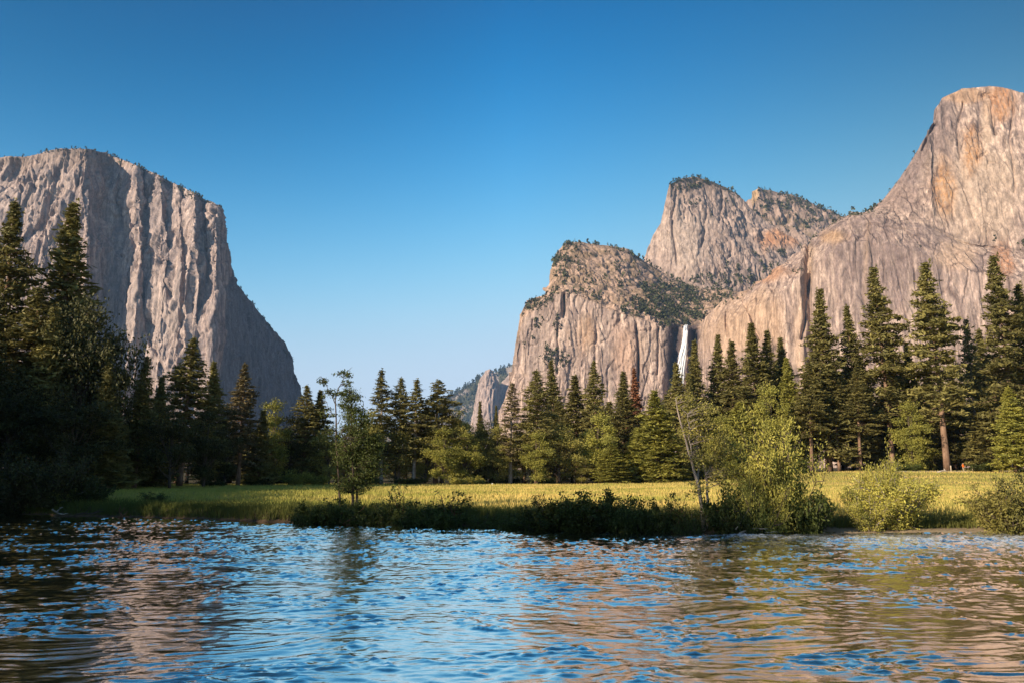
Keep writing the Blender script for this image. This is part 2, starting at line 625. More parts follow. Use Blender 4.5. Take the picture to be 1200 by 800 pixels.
EL = [
    [(-420, 250, 2150), (-420, 330, 2100), 2000], [(-220, 205, 2330), (-220, 300, 2270), 2170], [(-90, 190, 2430), (-90, 290, 2360), 2260],
    [(0, 184, 2480), (0, 290, 2400), 2300], [(40, 180, 2490), (40, 290, 2410), 2310], [(70, 174, 2495), (70, 290, 2415), 2315],
    [(92, 172, 2495), (90, 290, 2405), 2310], [(103, 174, 2500), (103, 290, 2400), 2310], [(113, 176, 2570), (112, 290, 2450), 2350],
    [(124, 179, 2640), (128, 290, 2520), 2400], [(134, 183, 2640), (136, 290, 2530), 2400], [(160, 194, 2585), (165, 295, 2475), 2352], [(168, 198, 2655), (175, 300, 2512), 2415],
    [(188, 206, 2600), (192, 305, 2478), 2350], [(196, 211, 2645), (203, 310, 2496), 2362], [(208, 217, 2615), (212, 312, 2474), 2360], [(213, 219, 2628), (216, 312, 2482), 2352],
    [(229, 227, 2570), (227, 318, 2446), 2345], [(238, 232, 2630), (233, 320, 2492), 2350], [(254, 240, 2600), (254, 322, 2480), 2345],
    [(258, 243, 2620), (258, 325, 2495), 2350], [(262, 252, 2670), (263, 330, 2540), 2380], [(262.4, 306, 2790), (263.5, 340, 2600), 2410], [(268, 317, 2830), (268.5, 348, 2680), 2460],
    [(284, 340, 2950), (283, 372, 2860), 2620], [(305, 367, 3100), (304, 400, 3030), 2790], [(322, 387, 3230), (321, 420, 3170), 2930],
    [(335, 401, 3330), (334, 432, 3280), 3040], [(346, 428, 3420), (345, 452, 3390), 3150], [(353, 452, 3490), (353, 470, 3460), 3230],
    [(360, 490, 3560), (360, 500, 3550), 3330],
]
EL_GROOVES = [
    ([(166, 205), (172, 250), (168, 300), (172, 352)], 3.2, 38), ([(172, 352), (180, 400), (200, 440)], 4.0, 40),
    ([(140, 190), (137, 240), (140, 300)], 2.5, 30), ([(196, 235), (198, 290), (192, 330), (194, 370)], 3.0, 30),
    ([(215, 225), (214, 280), (218, 340), (214, 400)], 2.2, 20), ([(240, 235), (241, 300), (238, 350)], 3.5, 30),
    ([(150, 250), (154, 330), (150, 400)], 2.0, 18), ([(60, 200), (52, 260), (58, 320)], 2.0, 14), ([(25, 200), (22, 300)], 2.0, 12),
    ([(176, 215), (190, 212), (196, 235)], 2.2, 22), ([(228, 360), (232, 420)], 2.5, 18), ([(192, 330), (206, 352)], 3.5, 25),
]
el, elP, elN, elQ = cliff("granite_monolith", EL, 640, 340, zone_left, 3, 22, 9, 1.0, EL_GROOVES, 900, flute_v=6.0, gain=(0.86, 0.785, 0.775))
tag(el, "huge sheer grey granite monolith rising over the dark conifers, its right flank in shadow", "cliff", kind="structure")


# --- far valley ridge and its pale spire
def zone_far(px, py, P, N):
    c = np.broadcast_to(np.array((0.30, 0.28, 0.27)), px.shape + (3,)).copy()
    n = fbm(P[..., 0] / 130, P[..., 1] / 130, P[..., 2] / 130, 4, 88)
    return blend(c, (0.075, 0.085, 0.045), sstep(-0.35, 0.05, n))


def zone_spire(px, py, P, N):
    c = np.broadcast_to(np.array((0.46, 0.38, 0.34)), px.shape + (3,)).copy()
    return blend(c, (0.33, 0.28, 0.26), sstep(0.0, 0.5, streaks(P, 4, 25, 400)) * 0.8)


FAR = [[(380, 530, 7800), 7600], [(460, 503, 7600), 7300], [(500, 480, 7400), 7000], [(525, 465, 7300), 6900], [(545, 451, 7200), 6800], [(562, 441, 7100), 6700], [(580, 436, 7000), 6600],
       [(598, 427, 6900), 6500], [(620, 412, 6800), 6400], [(660, 400, 6800), 6400], [(720, 420, 6800), 6400]]
fa, faP, faN, faQ = cliff("distant_hill", FAR, 260, 90, zone_far, 11, 20, 14, 2.6, (), 1500)
tag(fa, "distant wooded ridge at the end of the valley, bluish behind the pale spire", "hill", kind="structure")
SPI = [[(552, 500, 6300), (551, 520, 6280), 6250], [(556, 470, 6230), (555, 500, 6200), 6150], [(562, 445, 6180), (559, 480, 6140), 6080],
       [(568, 434, 6150), (567, 470, 6110), 6050], [(574, 431.5, 6140), (574, 470, 6100), 6040], [(579, 434, 6150), (579, 470, 6110), 6040],
       [(582, 442, 6230), (583, 475, 6190), 6130], [(586, 452, 6420), (587, 480, 6380), 6320], [(588, 446, 6430), (590, 480, 6380), 6320], [(596, 438, 6380), (596, 475, 6320), 6250],
       [(612, 430, 6330), (612, 475, 6280), 6200], [(640, 440, 6330), (640, 475, 6300), 6220]]
sp, spP, spN, spQ = cliff("rock_spire", SPI, 220, 130, zone_spire, 13, 14, 10, 2.0, (), 500)
tag(sp, "small pale rock spire far up the valley beside the wooded ridge", "rock spire", kind="structure")


# --- back peak with trees, and the tall rounded peak in front of it
def zone_back(px, py, P, N):
    c = np.broadcast_to(np.array((0.36, 0.28, 0.23)), px.shape + (3,)).copy()
    n = fbm(P[..., 0] / 60, P[..., 1] / 60, P[..., 2] / 60, 4, 99)
    c = blend(c, (0.2, 0.16, 0.11), sstep(0.0, 0.5, n))
    return blend(c, (0.45, 0.32, 0.18), blob(px, py, 884, 228, 7, 9, P, 3))


BK = [[(840, 262, 3650), (840, 300, 3450), 3300], [(868, 240, 3650), (868, 290, 3450), 3300], [(878, 232, 3560), (876, 285, 3440), 3300], [(881, 224, 3540), (880, 285, 3430), 3300],
      [(888, 221, 3550), (888, 285, 3420), 3300], [(905, 223, 3600), (905, 285, 3400), 3300], [(930, 229, 3620), (930, 285, 3400), 3300],
      [(950, 236, 3630), (950, 290, 3400), 3300], [(972, 246, 3640), (972, 300, 3400), 3300], [(990, 256, 3650), (990, 310, 3400), 3300],
      [(1020, 272, 3660), (1020, 320, 3420), 3300], [(1080, 310, 3680), (1080, 340, 3500), 3350]]
bk, bkP, bkN, bkQ = cliff("back_peak", BK, 240, 150, zone_back, 17, 14, 12, 1.2, (), 900)
tag(bk, "farther brown peak dotted with trees behind the notch in the skyline", "peak", kind="structure")


def zone_mid(px, py, P, N):
    c = np.broadcast_to(np.array((0.40, 0.325, 0.28)), px.shape + (3,)).copy()
    s = streaks(P, 6, 18, 120)
    c = blend(c, (0.24, 0.2, 0.185), sstep(0.0, 0.45, s) * 0.85)
    c = blend(c, (0.53, 0.45, 0.38), blob(px, py, 800, 285, 30, 32, P, 7) * 0.6)
    c = blend(c, (0.44, 0.25, 0.14), blob(px, py, 912, 282, 24, 13, P, 8) * 0.85)
    c = blend(c, (0.27, 0.21, 0.17), blob(px, py, 810, 214, 45, 14, P, 9) * 0.8)
    return c


MC = [[(735, 345, 3060), (735, 360, 3040), 2950], [(752, 312, 3040), (750, 345, 3000), 2920], [(757, 296, 3030), (756, 335, 2985), 2900],
      [(765, 276, 3020), (765, 330, 2965), 2880], [(774, 262, 3010), (774, 325, 2950), 2870], [(779, 240, 3000), (780, 320, 2940), 2860],
      [(785, 216, 3000), (786, 315, 2930), 2850], [(800, 209, 3030), (800, 315, 2910), 2840], [(815, 207, 3060), (816, 315, 2900), 2840],
      [(832, 212, 3080), (832, 315, 2900), 2840], [(850, 219, 3100), (850, 315, 2900), 2850], [(868, 229, 3110), (866, 315, 2910), 2860],
      [(879, 243, 3110), (878, 315, 2920), 2870], [(895, 258, 3110), (895, 318, 2930), 2880], [(915, 270, 3100), (915, 322, 2940), 2890],
      [(940, 286, 3080), (940, 330, 2950), 2900], [(970, 305, 3080), (970, 340, 2970), 2920], [(1020, 340, 3080), (1020, 360, 3000), 2950]]
MC_GROOVES = [([(845, 225), (846, 240), (843, 262)], 2.5, 30), ([(862, 235), (880, 262), (905, 285)], 3.0, 25), ([(792, 230), (788, 270), (795, 310)], 2.2, 18),
              ([(825, 230), (828, 260), (822, 290)], 2.0, 15), ([(880, 290), (900, 305), (930, 300)], 3.0, 20)]
mc, mcP, mcN, mcQ = cliff("rounded_peak", MC, 420, 240, zone_mid, 19, 9, 6.5, 1.2, MC_GROOVES, 700, flute_v=2.2)
tag(mc, "tall pinkish grey peak with a flat rounded top standing above the waterfall valley", "peak", kind="structure")


# --- the nearer shoulder with the brushy slope, and the wall the waterfall drops from
def zone_low(px, py, P, N):
    rim = np.interp(px, [588, 612, 640, 662, 702, 735, 752, 775, 800, 830], [440, 372, 350, 340, 352, 366, 373, 378, 382, 384])
    rim = rim + 7 * fbm(P[..., 0] / 60, P[..., 1] / 60, P[..., 2] / 60, 3, 55)
    c = np.broadcast_to(np.array((0.43, 0.345, 0.295)), px.shape + (3,)).copy()
    s = streaks(P, 7, 14, 150)
    c = blend(c, (0.25, 0.2, 0.18), sstep(0.0, 0.45, s) * 0.8)
    c = blend(c, (0.61, 0.505, 0.425), sstep(0.08, 0.5, -s) * 0.75)
    c = blend(c, (0.46, 0.3, 0.17), blob(px, py, 686, 392, 14, 22, P, 10) * 0.5)
    c = blend(c, (0.46, 0.3, 0.2), blob(px, py, 730, 410, 22, 30, P, 11) * 0.45)
    c = blend(c, (0.57, 0.46, 0.37), blob(px, py, 762, 405, 16, 26, P, 12) * 0.6)
    c = blend(c, (0.30, 0.25, 0.225), blob(px, py, 625, 400, 22, 40, P, 13) * 0.6)
    up = sstep(4, -5, py - rim)
    n = fbm(P[..., 0] / 40, P[..., 1] / 40, P[..., 2] / 40, 4, 56)
    slope = blend(np.broadcast_to(np.array((0.50, 0.375, 0.285)), c.shape), (0.31, 0.235, 0.16), sstep(-0.2, 0.4, n))
    f = up[..., None]
    c = c * (1 - f) + slope * f
    # dark wet rock on both sides of the fall, and the narrow black seam left of it
    wet = np.maximum(blob(px, py, 789, 416, 9, 38, P, 14), blob(px, py, 813, 408, 9, 30, P, 15))
    c = blend(c, (0.07, 0.055, 0.058), wet * 0.95)
    c = blend(c, (0.13, 0.095, 0.085), np.exp(-(seg_dist(px, py, [(745, 385), (746, 420), (747, 455)]) / 2.2) ** 2) * 0.8)
    return c


LC = [
    [(582, 510, 2330), (582, 515, 2325), 2300], [(590, 468, 2320), (590, 474, 2312), 2280], [(598, 437, 2310), (598, 443, 2298), 2255], [(603, 402, 2300), (603, 410, 2285), 2240], [(609, 368, 2300), (609, 378, 2275), 2225],
    [(617, 351, 2310), (616, 362, 2262), 2212], [(630, 346, 2330), (628, 356, 2250), 2200], [(641, 342, 2340), (638, 351, 2240), 2190], [(646, 312, 2420), (646, 346, 2232), 2182],
    [(652, 296, 2470), (652, 342, 2226), 2176], [(662, 285, 2510), (662, 340, 2222), 2172], [(680, 283, 2550), (680, 343, 2216), 2168], [(702, 287, 2590), (702, 352, 2208), 2162],
    [(720, 289, 2610), (720, 360, 2202), 2158], [(736, 291, 2640), (735, 367, 2196), 2154], [(752, 303, 2660), (752, 373, 2190), 2150], [(775, 318, 2700), (775, 378, 2188), 2148],
    [(790, 327, 2720), (790, 381, 2196), 2156], [(800, 332, 2730), (800, 383, 2206), 2170], [(812, 336, 2740), (812, 384, 2200), 2170], [(826, 339, 2740), (826, 380, 2190), 2165],
    [(850, 338, 2740), (850, 370, 2220), 2180], [(880, 345, 2740), (880, 372, 2250), 2200], [(930, 360, 2740), (930, 385, 2300), 2250],
]
LC_GROOVES = [([(792, 384), (788, 420), (782, 470)], 7.0, 60), ([(812, 386), (809, 430), (805, 470)], 6.0, 55), ([(745, 380), (746, 420), (747, 470)], 2.0, 30),
              ([(662, 345), (660, 372)], 3.0, 30), ([(700, 372), (697, 420), (690, 470)], 2.0, 14), ([(655, 380), (652, 440)], 2.0, 14), ([(622, 375), (618, 420)], 2.4, 16),
              ([(772, 384), (768, 440)], 1.8, 16)]
lc, lcP, lcN, lcQ = cliff("waterfall_cliff", LC, 560, 380, zone_low, 23, 10, 6, 1.0, LC_GROOVES, 400, flute_v=3.0)
tag(lc, "pinkish cliff with a brushy brown slope on top, the waterfall at its right end", "cliff", kind="structure")


# --- the great wall on the right
def zone_right(px, py, P, N):
    c = np.broadcast_to(np.array((0.42, 0.345, 0.295)), px.shape + (3,)).copy()
    s = streaks(P, 9, 9, 210)
    crease = np.interp(px, [820, 945, 990, 1058, 1092, 1117, 1173, 1250], [330, 270, 250, 257, 267, 275, 289, 300])
    c = blend(c, (0.22, 0.178, 0.165), sstep(0.0, 0.45, s) * 0.75)
    c = blend(c, (0.64, 0.54, 0.455), sstep(0.1, 0.5, -s) * 0.7)
    s2 = streaks(P, 29, 4.5, 150)
    c = c * (1 + 0.42 * np.clip(s2, -0.8, 0.8))[..., None]
    grey = blob(px, py, 1045, 310, 95, 70, P, 16, 0.4) * sstep(-3, 5, py - crease)
    c = blend(c, (0.25, 0.205, 0.195), grey * (0.72 + 0.2 * np.clip(s, -1, 1)))
    c = blend(c, (0.26, 0.215, 0.2), blob(px, py, 1082, 170, 42, 60, P, 17, 0.35) * 0.95)
    c = blend(c, (0.30, 0.24, 0.21), blob(px, py, 1050, 232, 35, 14, P, 18) * 0.7)
    c = blend(c, (0.50, 0.42, 0.33), blob(px, py, 1150, 225, 48, 60, P, 19) * 0.7)
    c = blend(c, (0.49, 0.30, 0.15), blob(px, py, 1106, 222, 12, 34, P, 20) * np.clip(0.62 + 0.7 * s2, 0, 1))
    c = blend(c, (0.49, 0.29, 0.14), blob(px, py, 1140, 180, 12, 34, P, 21) * np.clip(0.62 + 0.7 * s2, 0, 1))
    c = blend(c, (0.47, 0.26, 0.12), blob(px, py, 1172, 122, 16, 20, P, 22) * np.clip(0.62 + 0.7 * s2, 0, 1))
    c = blend(c, (0.45, 0.31, 0.19), blob(px, py, 1130, 112, 30, 8, P, 23) * 0.7)
    c = blend(c, (0.55, 0.45, 0.34), blob(px, py, 1157, 150, 6, 40, P, 24) * 0.6)
    c = blend(c, (0.56, 0.44, 0.33), blob(px, py, 1122, 298, 22, 16, P, 25) * 0.7)
    c = blend(c, (0.48, 0.27, 0.15), blob(px, py, 1178, 305, 12, 22, P, 26) * np.clip(0.62 + 0.7 * s2, 0, 1))
    c = blend(c, (0.46, 0.39, 0.35), blob(px, py, 1130, 345, 34, 28, P, 27) * 0.5)
    c = blend(c, (0.53, 0.40, 0.28), blob(px, py, 875, 378, 46, 40, P, 28) * 0.8)
    c = blend(c, (0.49, 0.3, 0.18), blob(px, py, 893, 320, 34, 9, P, 29) * 0.8)
    c = blend(c, (0.50, 0.35, 0.2), blob(px, py, 975, 277, 16, 8, P, 30) * 0.7)
    c = blend(c, (0.57, 0.45, 0.33), np.exp(-(seg_dist(px, py, [(949, 292), (944, 340), (936, 380), (930, 430)]) / 6.0) ** 2) * 0.75)
    c = blend(c, (0.52, 0.4, 0.29), np.exp(-(seg_dist(px, py, [(1018, 262), (1014, 300), (1008, 360)]) / 3.0) ** 2) * 0.45)
    c = blend(c, (0.58, 0.49, 0.4), np.exp(-(seg_dist(px, py, [(1068, 340), (1062, 380), (1060, 420)]) / 6.0) ** 2) * 0.7)
    c = blend(c, (0.15, 0.12, 0.105), np.exp(-((py - crease) / 1.6) ** 2) * sstep(1000, 1020, px) * sstep(-0.2, 0.2, streaks(P, 12, 90, 90)) * 0.7)
    return c


RT = [
    [(816, 470, 2160), (816, 474, 2150), (816, 480, 2140), 2100], [(819, 410, 2140), (819, 416, 2130), (818, 425, 2120), 2060], [(822, 380, 2110), (822, 390, 2095), (821, 400, 2085), 2030], [(827, 371, 2080), (827, 381, 2062), (826, 393, 2050), 1990],
    [(836, 364, 2055), (836, 374, 2030), (835, 387, 2014), 1955], [(846, 352, 2040), (846, 363, 2010), (845, 378, 1990), 1930], [(858, 349, 2020), (858, 360, 1985), (857, 375, 1962), 1900],
    [(864, 342, 2030), (864, 354, 1990), (863, 370, 1960), 1900], [(878, 338, 1990), (878, 349, 1945), (877, 366, 1920), 1862], [(884, 330, 2005), (884, 342, 1955), (883, 360, 1920), 1860],
    [(898, 326, 1960), (898, 337, 1912), (897, 355, 1885), 1825], [(905, 317, 1975), (905, 329, 1922), (904, 349, 1885), 1825], [(920, 309, 1945), (920, 320, 1895), (919, 341, 1862), 1802],
    [(928, 299, 1962), (928, 312, 1905), (927, 335, 1865), 1805], [(938, 295, 1935), (938, 306, 1880), (937, 326, 1845), 1785], [(943, 285, 1965), (943, 298, 1905), (942, 320, 1862), 1795],
    [(947, 289, 1985), (947, 300, 1925), (946.5, 320, 1880), 1800], [(950, 281, 1930), (950, 292, 1872), (950, 315, 1835), 1760], [(968, 267, 1920), (968, 276, 1850), (968, 300, 1810), 1735], [(985, 254, 1915), (985, 262, 1835), (985, 290, 1795), 1715],
    [(993, 253, 1915), (993, 260, 1830), (993, 288, 1792), 1708], [(998, 248, 1905), (998, 256, 1825), (998, 284, 1786), 1702], [(1012, 249, 1905), (1012, 255, 1820), (1012, 282, 1780), 1696], [(1024, 243, 1900), (1025, 253, 1815), (1024, 282, 1775), 1690], [(1036, 232, 1895), (1037, 254, 1810), (1036, 284, 1765), 1685],
    [(1050, 214, 1890), (1051, 256, 1805), (1050, 286, 1755), 1680], [(1064, 194, 1890), (1065, 259, 1800), (1064, 290, 1745), 1670], [(1076, 175, 1888), (1079, 263, 1795), (1078, 294, 1735), 1660],
    [(1086, 158, 1885), (1090, 266, 1791), (1089, 299, 1727), 1652], [(1088, 149, 1870), (1093, 267, 1789), (1092, 300, 1724), 1649], [(1094, 143, 1888), (1097, 268, 1788), (1096, 302, 1721), 1646],
    [(1095, 130, 1892), (1105, 271, 1785), (1104, 305, 1718), 1643], [(1100, 122, 1885), (1114, 274, 1779), (1113, 309, 1712), 1637], [(1104, 115, 1895), (1119, 276, 1776), (1118, 311, 1708), 1633],
    [(1112, 111, 1890), (1130, 279, 1768), (1129, 314, 1700), 1625], [(1120, 107.5, 1893), (1138, 281, 1762), (1138, 316, 1695), 1620], [(1127, 103.5, 1885), (1146, 283, 1755), (1146, 318, 1690), 1615],
    [(1145, 102, 1880), (1160, 286, 1745), (1160, 320, 1680), 1605],
    [(1160, 101, 1870), (1174, 289, 1735), (1174, 324, 1670), 1595], [(1182, 104, 1850), (1194, 294, 1715), (1194, 328, 1650), 1575], [(1205, 110, 1835), (1214, 298, 1700), (1214, 332, 1635), 1560],
    [(1260, 128, 1800), (1265, 306, 1660), (1265, 338, 1600), 1520], [(1360, 170, 1740), (1362, 320, 1590), (1362, 350, 1540), 1450], [(1520, 260, 1650), (1520, 350, 1500), (1520, 380, 1450), 1350],
]
RT_GROOVES = [([(950, 284), (950, 310), (944, 350), (936, 400)], 2.6, 34), ([(1100, 121), (1092, 150), (1080, 176)], 2.2, 16),
              ([(1128, 120), (1122, 160), (1126, 190)], 1.8, 12), ([(1160, 112), (1166, 160)], 2.2, 22), ([(1150, 110), (1180, 108)], 2.2, 18),
              ([(868, 350), (880, 372), (888, 400)], 2.0, 16), ([(850, 365), (850, 395)], 2.0, 14), ([(1040, 265), (1075, 270)], 1.6, 10),
              ([(1086, 150), (1096, 146)], 2.6, 26), ([(1146, 190), (1156, 184)], 2.2, 20), ([(1158, 196), (1168, 196)], 1.6, 14), ([(1152, 112), (1166, 116)], 2.6, 24), ([(1095, 270), (1130, 284), (1176, 292)], 1.6, 12), ([(1188, 125), (1184, 170), (1190, 230)], 2.2, 16)]
rt, rtP, rtN, rtQ = cliff("granite_wall", RT, 760, 460, zone_right, 29, 6, 2.6, 1.0, RT_GROOVES, 500, 0.05, flute_v=6.0, gain=(0.80, 0.71, 0.68))
tag(rt, "great orange and grey granite wall on the right, highest thing above the tall pines", "cliff", kind="structure")


# --- brush and small trees that grow on the rock: nobody could count them
def scrub(name, P, Q, N, spots, size, label, mat, seed, cards=9):
    r = np.random.default_rng(seed)
    pts, sz = [], []
    pxv, pyv = Q[..., 0].ravel(), Q[..., 1].ravel()
    PP = P.reshape(-1, 3)
    for fn, n in spots:
        w = fn(pxv, pyv, PP)
        w = np.clip(w, 0, None)
        if w.sum() <= 0:
            continue
        i = r.choice(len(w), size=n, p=w / w.sum())
        pts.append(PP[i] + r.normal(size=(n, 3)) * (2.0, 2.0, 0.3))
        sz.append(size * np.clip(r.gamma(3.0, 0.3, n), 0.3, 1.9))
    pts, sz = np.concatenate(pts), np.concatenate(sz)
    n = len(pts)
    # every clump: leaf cards spread through an upright egg, narrower to the top
    h = r.uniform(0.0, 1.0, (n, cards)) ** 0.8
    a = r.uniform(0, 2 * math.pi, (n, cards))
    rad = (0.12 + 0.36 * (1 - h)) * np.sqrt(r.uniform(0.1, 1, (n, cards)))
    c = np.stack([rad * np.cos(a), rad * np.sin(a), h], -1) * sz[:, None, None] + pts[:, None]
    d1 = r.normal(size=(n, cards, 3))
    d1 /= np.linalg.norm(d1, axis=-1)[..., None]
    d2 = np.cross(d1, r.normal(size=(n, cards, 3)))
    d2 /= np.linalg.norm(d2, axis=-1)[..., None] + 1e-9
    s = (sz[:, None] * r.uniform(0.16, 0.3, (n, cards)))[..., None]
    v = np.stack([c - d1 * s, c + d2 * s * 0.8, c + d1 * s, c - d2 * s * 0.8], 2).reshape(-1, 3)
    f = np.arange(len(v)).reshape(-1, 4)
    o = link(name, mesh_np(name, v, f, mat))
    return tag(o, label, "brush", kind="stuff")


def box(x0, x1, y0, y1):
    return lambda px, py, P: ((px > x0) & (px < x1) & (py > y0) & (py < y1)).astype(float)


def patch(x, y, rx, ry, seed=1, thr=-0.1, d=45.0):
    def f(px, py, P):
        n = fbm(P[:, 0] / d, P[:, 1] / d, P[:, 2] / d, 3, 500 + seed)
        return ((np.hypot((px - x) / rx, (py - y) / ry) + 0.4 * n) < 1) * (n > thr)
    return f


def rimline(xs, ys, w):
    return lambda px, py, P: (np.abs(py - np.interp(px, xs, ys, left=-999, right=-999)) < w).astype(float)


scrub("cliff_scrub", lcP, lcQ, lcN, [
    (patch(700, 315, 62, 34, 1, 0.2), 150), (patch(662, 300, 18, 26, 2, -0.2), 170), (patch(780, 352, 34, 20, 3, -0.6), 900), (patch(765, 364, 36, 8, 9, -0.4), 300),
    (patch(828, 345, 30, 18, 4, -0.6), 420), (patch(800, 372, 26, 9, 5, -0.8), 420), (patch(625, 352, 18, 12, 6, -0.4), 130), (patch(640, 385, 40, 50, 7, 0.2), 160),
    (patch(690, 345, 50, 14, 8, 0.15), 80), (patch(648, 425, 16, 14, 15, -0.5), 150), (rimline([648, 662, 702, 752, 800], [305, 286, 288, 304, 333], 2.0), 150)],
    9.0, "dark brush and small trees dotting the brown slope beside the waterfall", M['scrub'], 5)
scrub("summit_scrub", elP, elQ, elN, [
    (rimline([0, 92, 134, 200, 258], [185, 174, 184, 214, 244], 2.0), 190), (rimline([134, 200, 250], [187, 218, 244], 4.0), 120),
    (rimline([264, 305, 346], [311, 368, 430], 2.0), 90)],
    7.5, "tiny trees along the top rim of the left granite monolith", M['scrub'], 6)
scrub("peak_scrub", mcP, mcQ, mcN, [
    (rimline([785, 815, 868], [216, 208, 230], 3.0), 130), (patch(805, 216, 26, 9, 1, -0.2), 160), (patch(880, 312, 40, 10, 2, 0.15), 70), (patch(848, 330, 40, 7, 3, -0.5), 300),
    (patch(905, 295, 30, 10, 4, 0.2), 40), (patch(830, 240, 40, 25, 5, 0.35), 40)],
    9.5, "sparse dark trees on the ledges of the rounded peak", M['scrub'], 7)
scrub("back_peak_scrub", bkP, bkQ, bkN, [
    (patch(930, 250, 55, 24, 1, 0.05, 70), 420), (rimline([888, 930, 985], [222, 230, 254], 3.0), 110)],
    11.5, "small trees scattered over the farther brown peak", M['scrub'], 8)
scrub("wall_scrub", rtP, rtQ, rtN, [
    (rimline([985, 1024, 1050, 1078], [255, 244, 215, 172], 2.5), 60), (rimline([838, 905, 944, 985], [363, 320, 287, 255], 2.0), 50), (patch(934, 318, 5, 5, 1, -1), 16), (patch(1078, 288, 4, 4, 2, -1), 8),
    (patch(1167, 282, 4, 4, 3, -1), 8), (patch(1010, 249, 14, 4, 4, -1), 24), (patch(1200, 290, 8, 4, 5, -1), 12)],
    6.5, "few dark trees clinging to ledges of the great right wall", M['scrub'], 9)
scrub("ridge_forest", faP, faQ, faN, [
    (patch(555, 470, 60, 40, 1, -0.3, 120), 1500), (rimline([525, 562, 598], [466, 442, 428], 2.0), 120)],
    24.0, "dark forest covering the distant ridge at the end of the valley", M['far_forest'], 10)


# --- the waterfall: many overlapping strands of falling water
def build_waterfall():
    r = np.random.default_rng(4)
    mb = MB()
    for k in range(60):
        u = r.uniform(-1, 1)
        x0, x1 = 803.6 + 2.4 * u, 796.6 + 3.4 * u + r.normal() * 0.5
        end = r.uniform(418, 462)
        n = 12
        t = np.linspace(0, 1, n)
        px = x0 + (x1 - x0) * t ** 1.6 + np.cumsum(r.normal(size=n)) * 0.12
        s0 = r.uniform(380.5, 385)
        py = s0 + (end - s0) * t
        Y = 2198 - 24 * np.sqrt(t) + r.uniform(-6, 6)
        rad = (1.7 + 1.6 * t) * r.uniform(0.5, 1.1) * (1 - 0.85 * sstep(0.6, 1, t))
        mb.tube(at_np(px, py, Y), rad, 6)
    t = NT("falling_water")
    n = t.noise(0.12, 5, 0.7, stretch=(1, 1, 0.15))
    c = t.ramp(n, [(0.3, (0.72, 0.76, 0.8)), (0.6, (0.9, 0.91, 0.92))])
    p = t.principled(c, 0.7, 0.3)
    t.link(t.ramp(t.noise(0.2, 5, 0.75, stretch=(1, 1, 0.12)), [(0.22, 0.6), (0.42, 1.0)]), p.inputs["Alpha"])
    m = t.surf(p.outputs[0])
    return link("waterfall", mb.mesh("waterfall", m))


wf = build_waterfall()
tag(wf, "narrow white waterfall dropping from the notch between two granite cliffs", "waterfall")

# ------------------------------------------------------------------ ground and river
BX = [-400, -150, -90, -60, -37, -20, -9.5, -3.6, 0, 3.4, 7.2, 10.0, 13.5, 17.2, 21.5, 24.5, 40, 120, 400]
BY = [130, 92, 72, 62, 55, 47.5, 43, 41, 39, 37.2, 35.4, 35.0, 35.8, 36.8, 36.0, 34.6, 30, 14, -20]


def bank_y(x):
    x = np.asarray(x, float)
    b = np.interp(x, BX, BY)
    return b + 0.5 * perlin(x / 3.0, 0.3, 0.7, 61) + 0.25 * perlin(x / 0.9, 1.3, 0.7, 62)


def ground_h(x, y):
    x, y = np.broadcast_arrays(np.asarray(x, float), np.asarray(y, float))
    d = y - bank_y(x)
    gentle = sstep(12.5, 15.5, x) * (1 - sstep(20.5, 23.5, x))
    steep = sstep(-0.7, 1.7, d) * 1.4 - 0.75 + 0.35 * sstep(2, 24, d)
    slow = sstep(-2.5, 14.0, d) * 1.05 + 0.06
    far = steep * (1 - gentle) + slow * gentle
    far = far + sstep(3, 12, d) * 0.12 * perlin(x / 9.0, y / 9.0, 0.2, 63)
    far = far + sstep(95, 165, y) * sstep(18, 70, x) * 2.6 + 0.012 * np.clip(y - 200, 0, 900)
    far = np.maximum(far, -1.6 + 0 * far)
    far = far - 0.9 * sstep(0.5, -4, d)
    dn = 3.6 + 0.85 * np.clip(-x - 38, 0, 200) - 0.05 * np.clip(x, 0, 200) - y + 0.6 * perlin(x / 4.0, 5.5, 0.2, 64)
    near = sstep(-1.2, 2.2, dn) * 2.6 - 1.6
    return np.where(d < -6, np.maximum(near, -1.6), far)


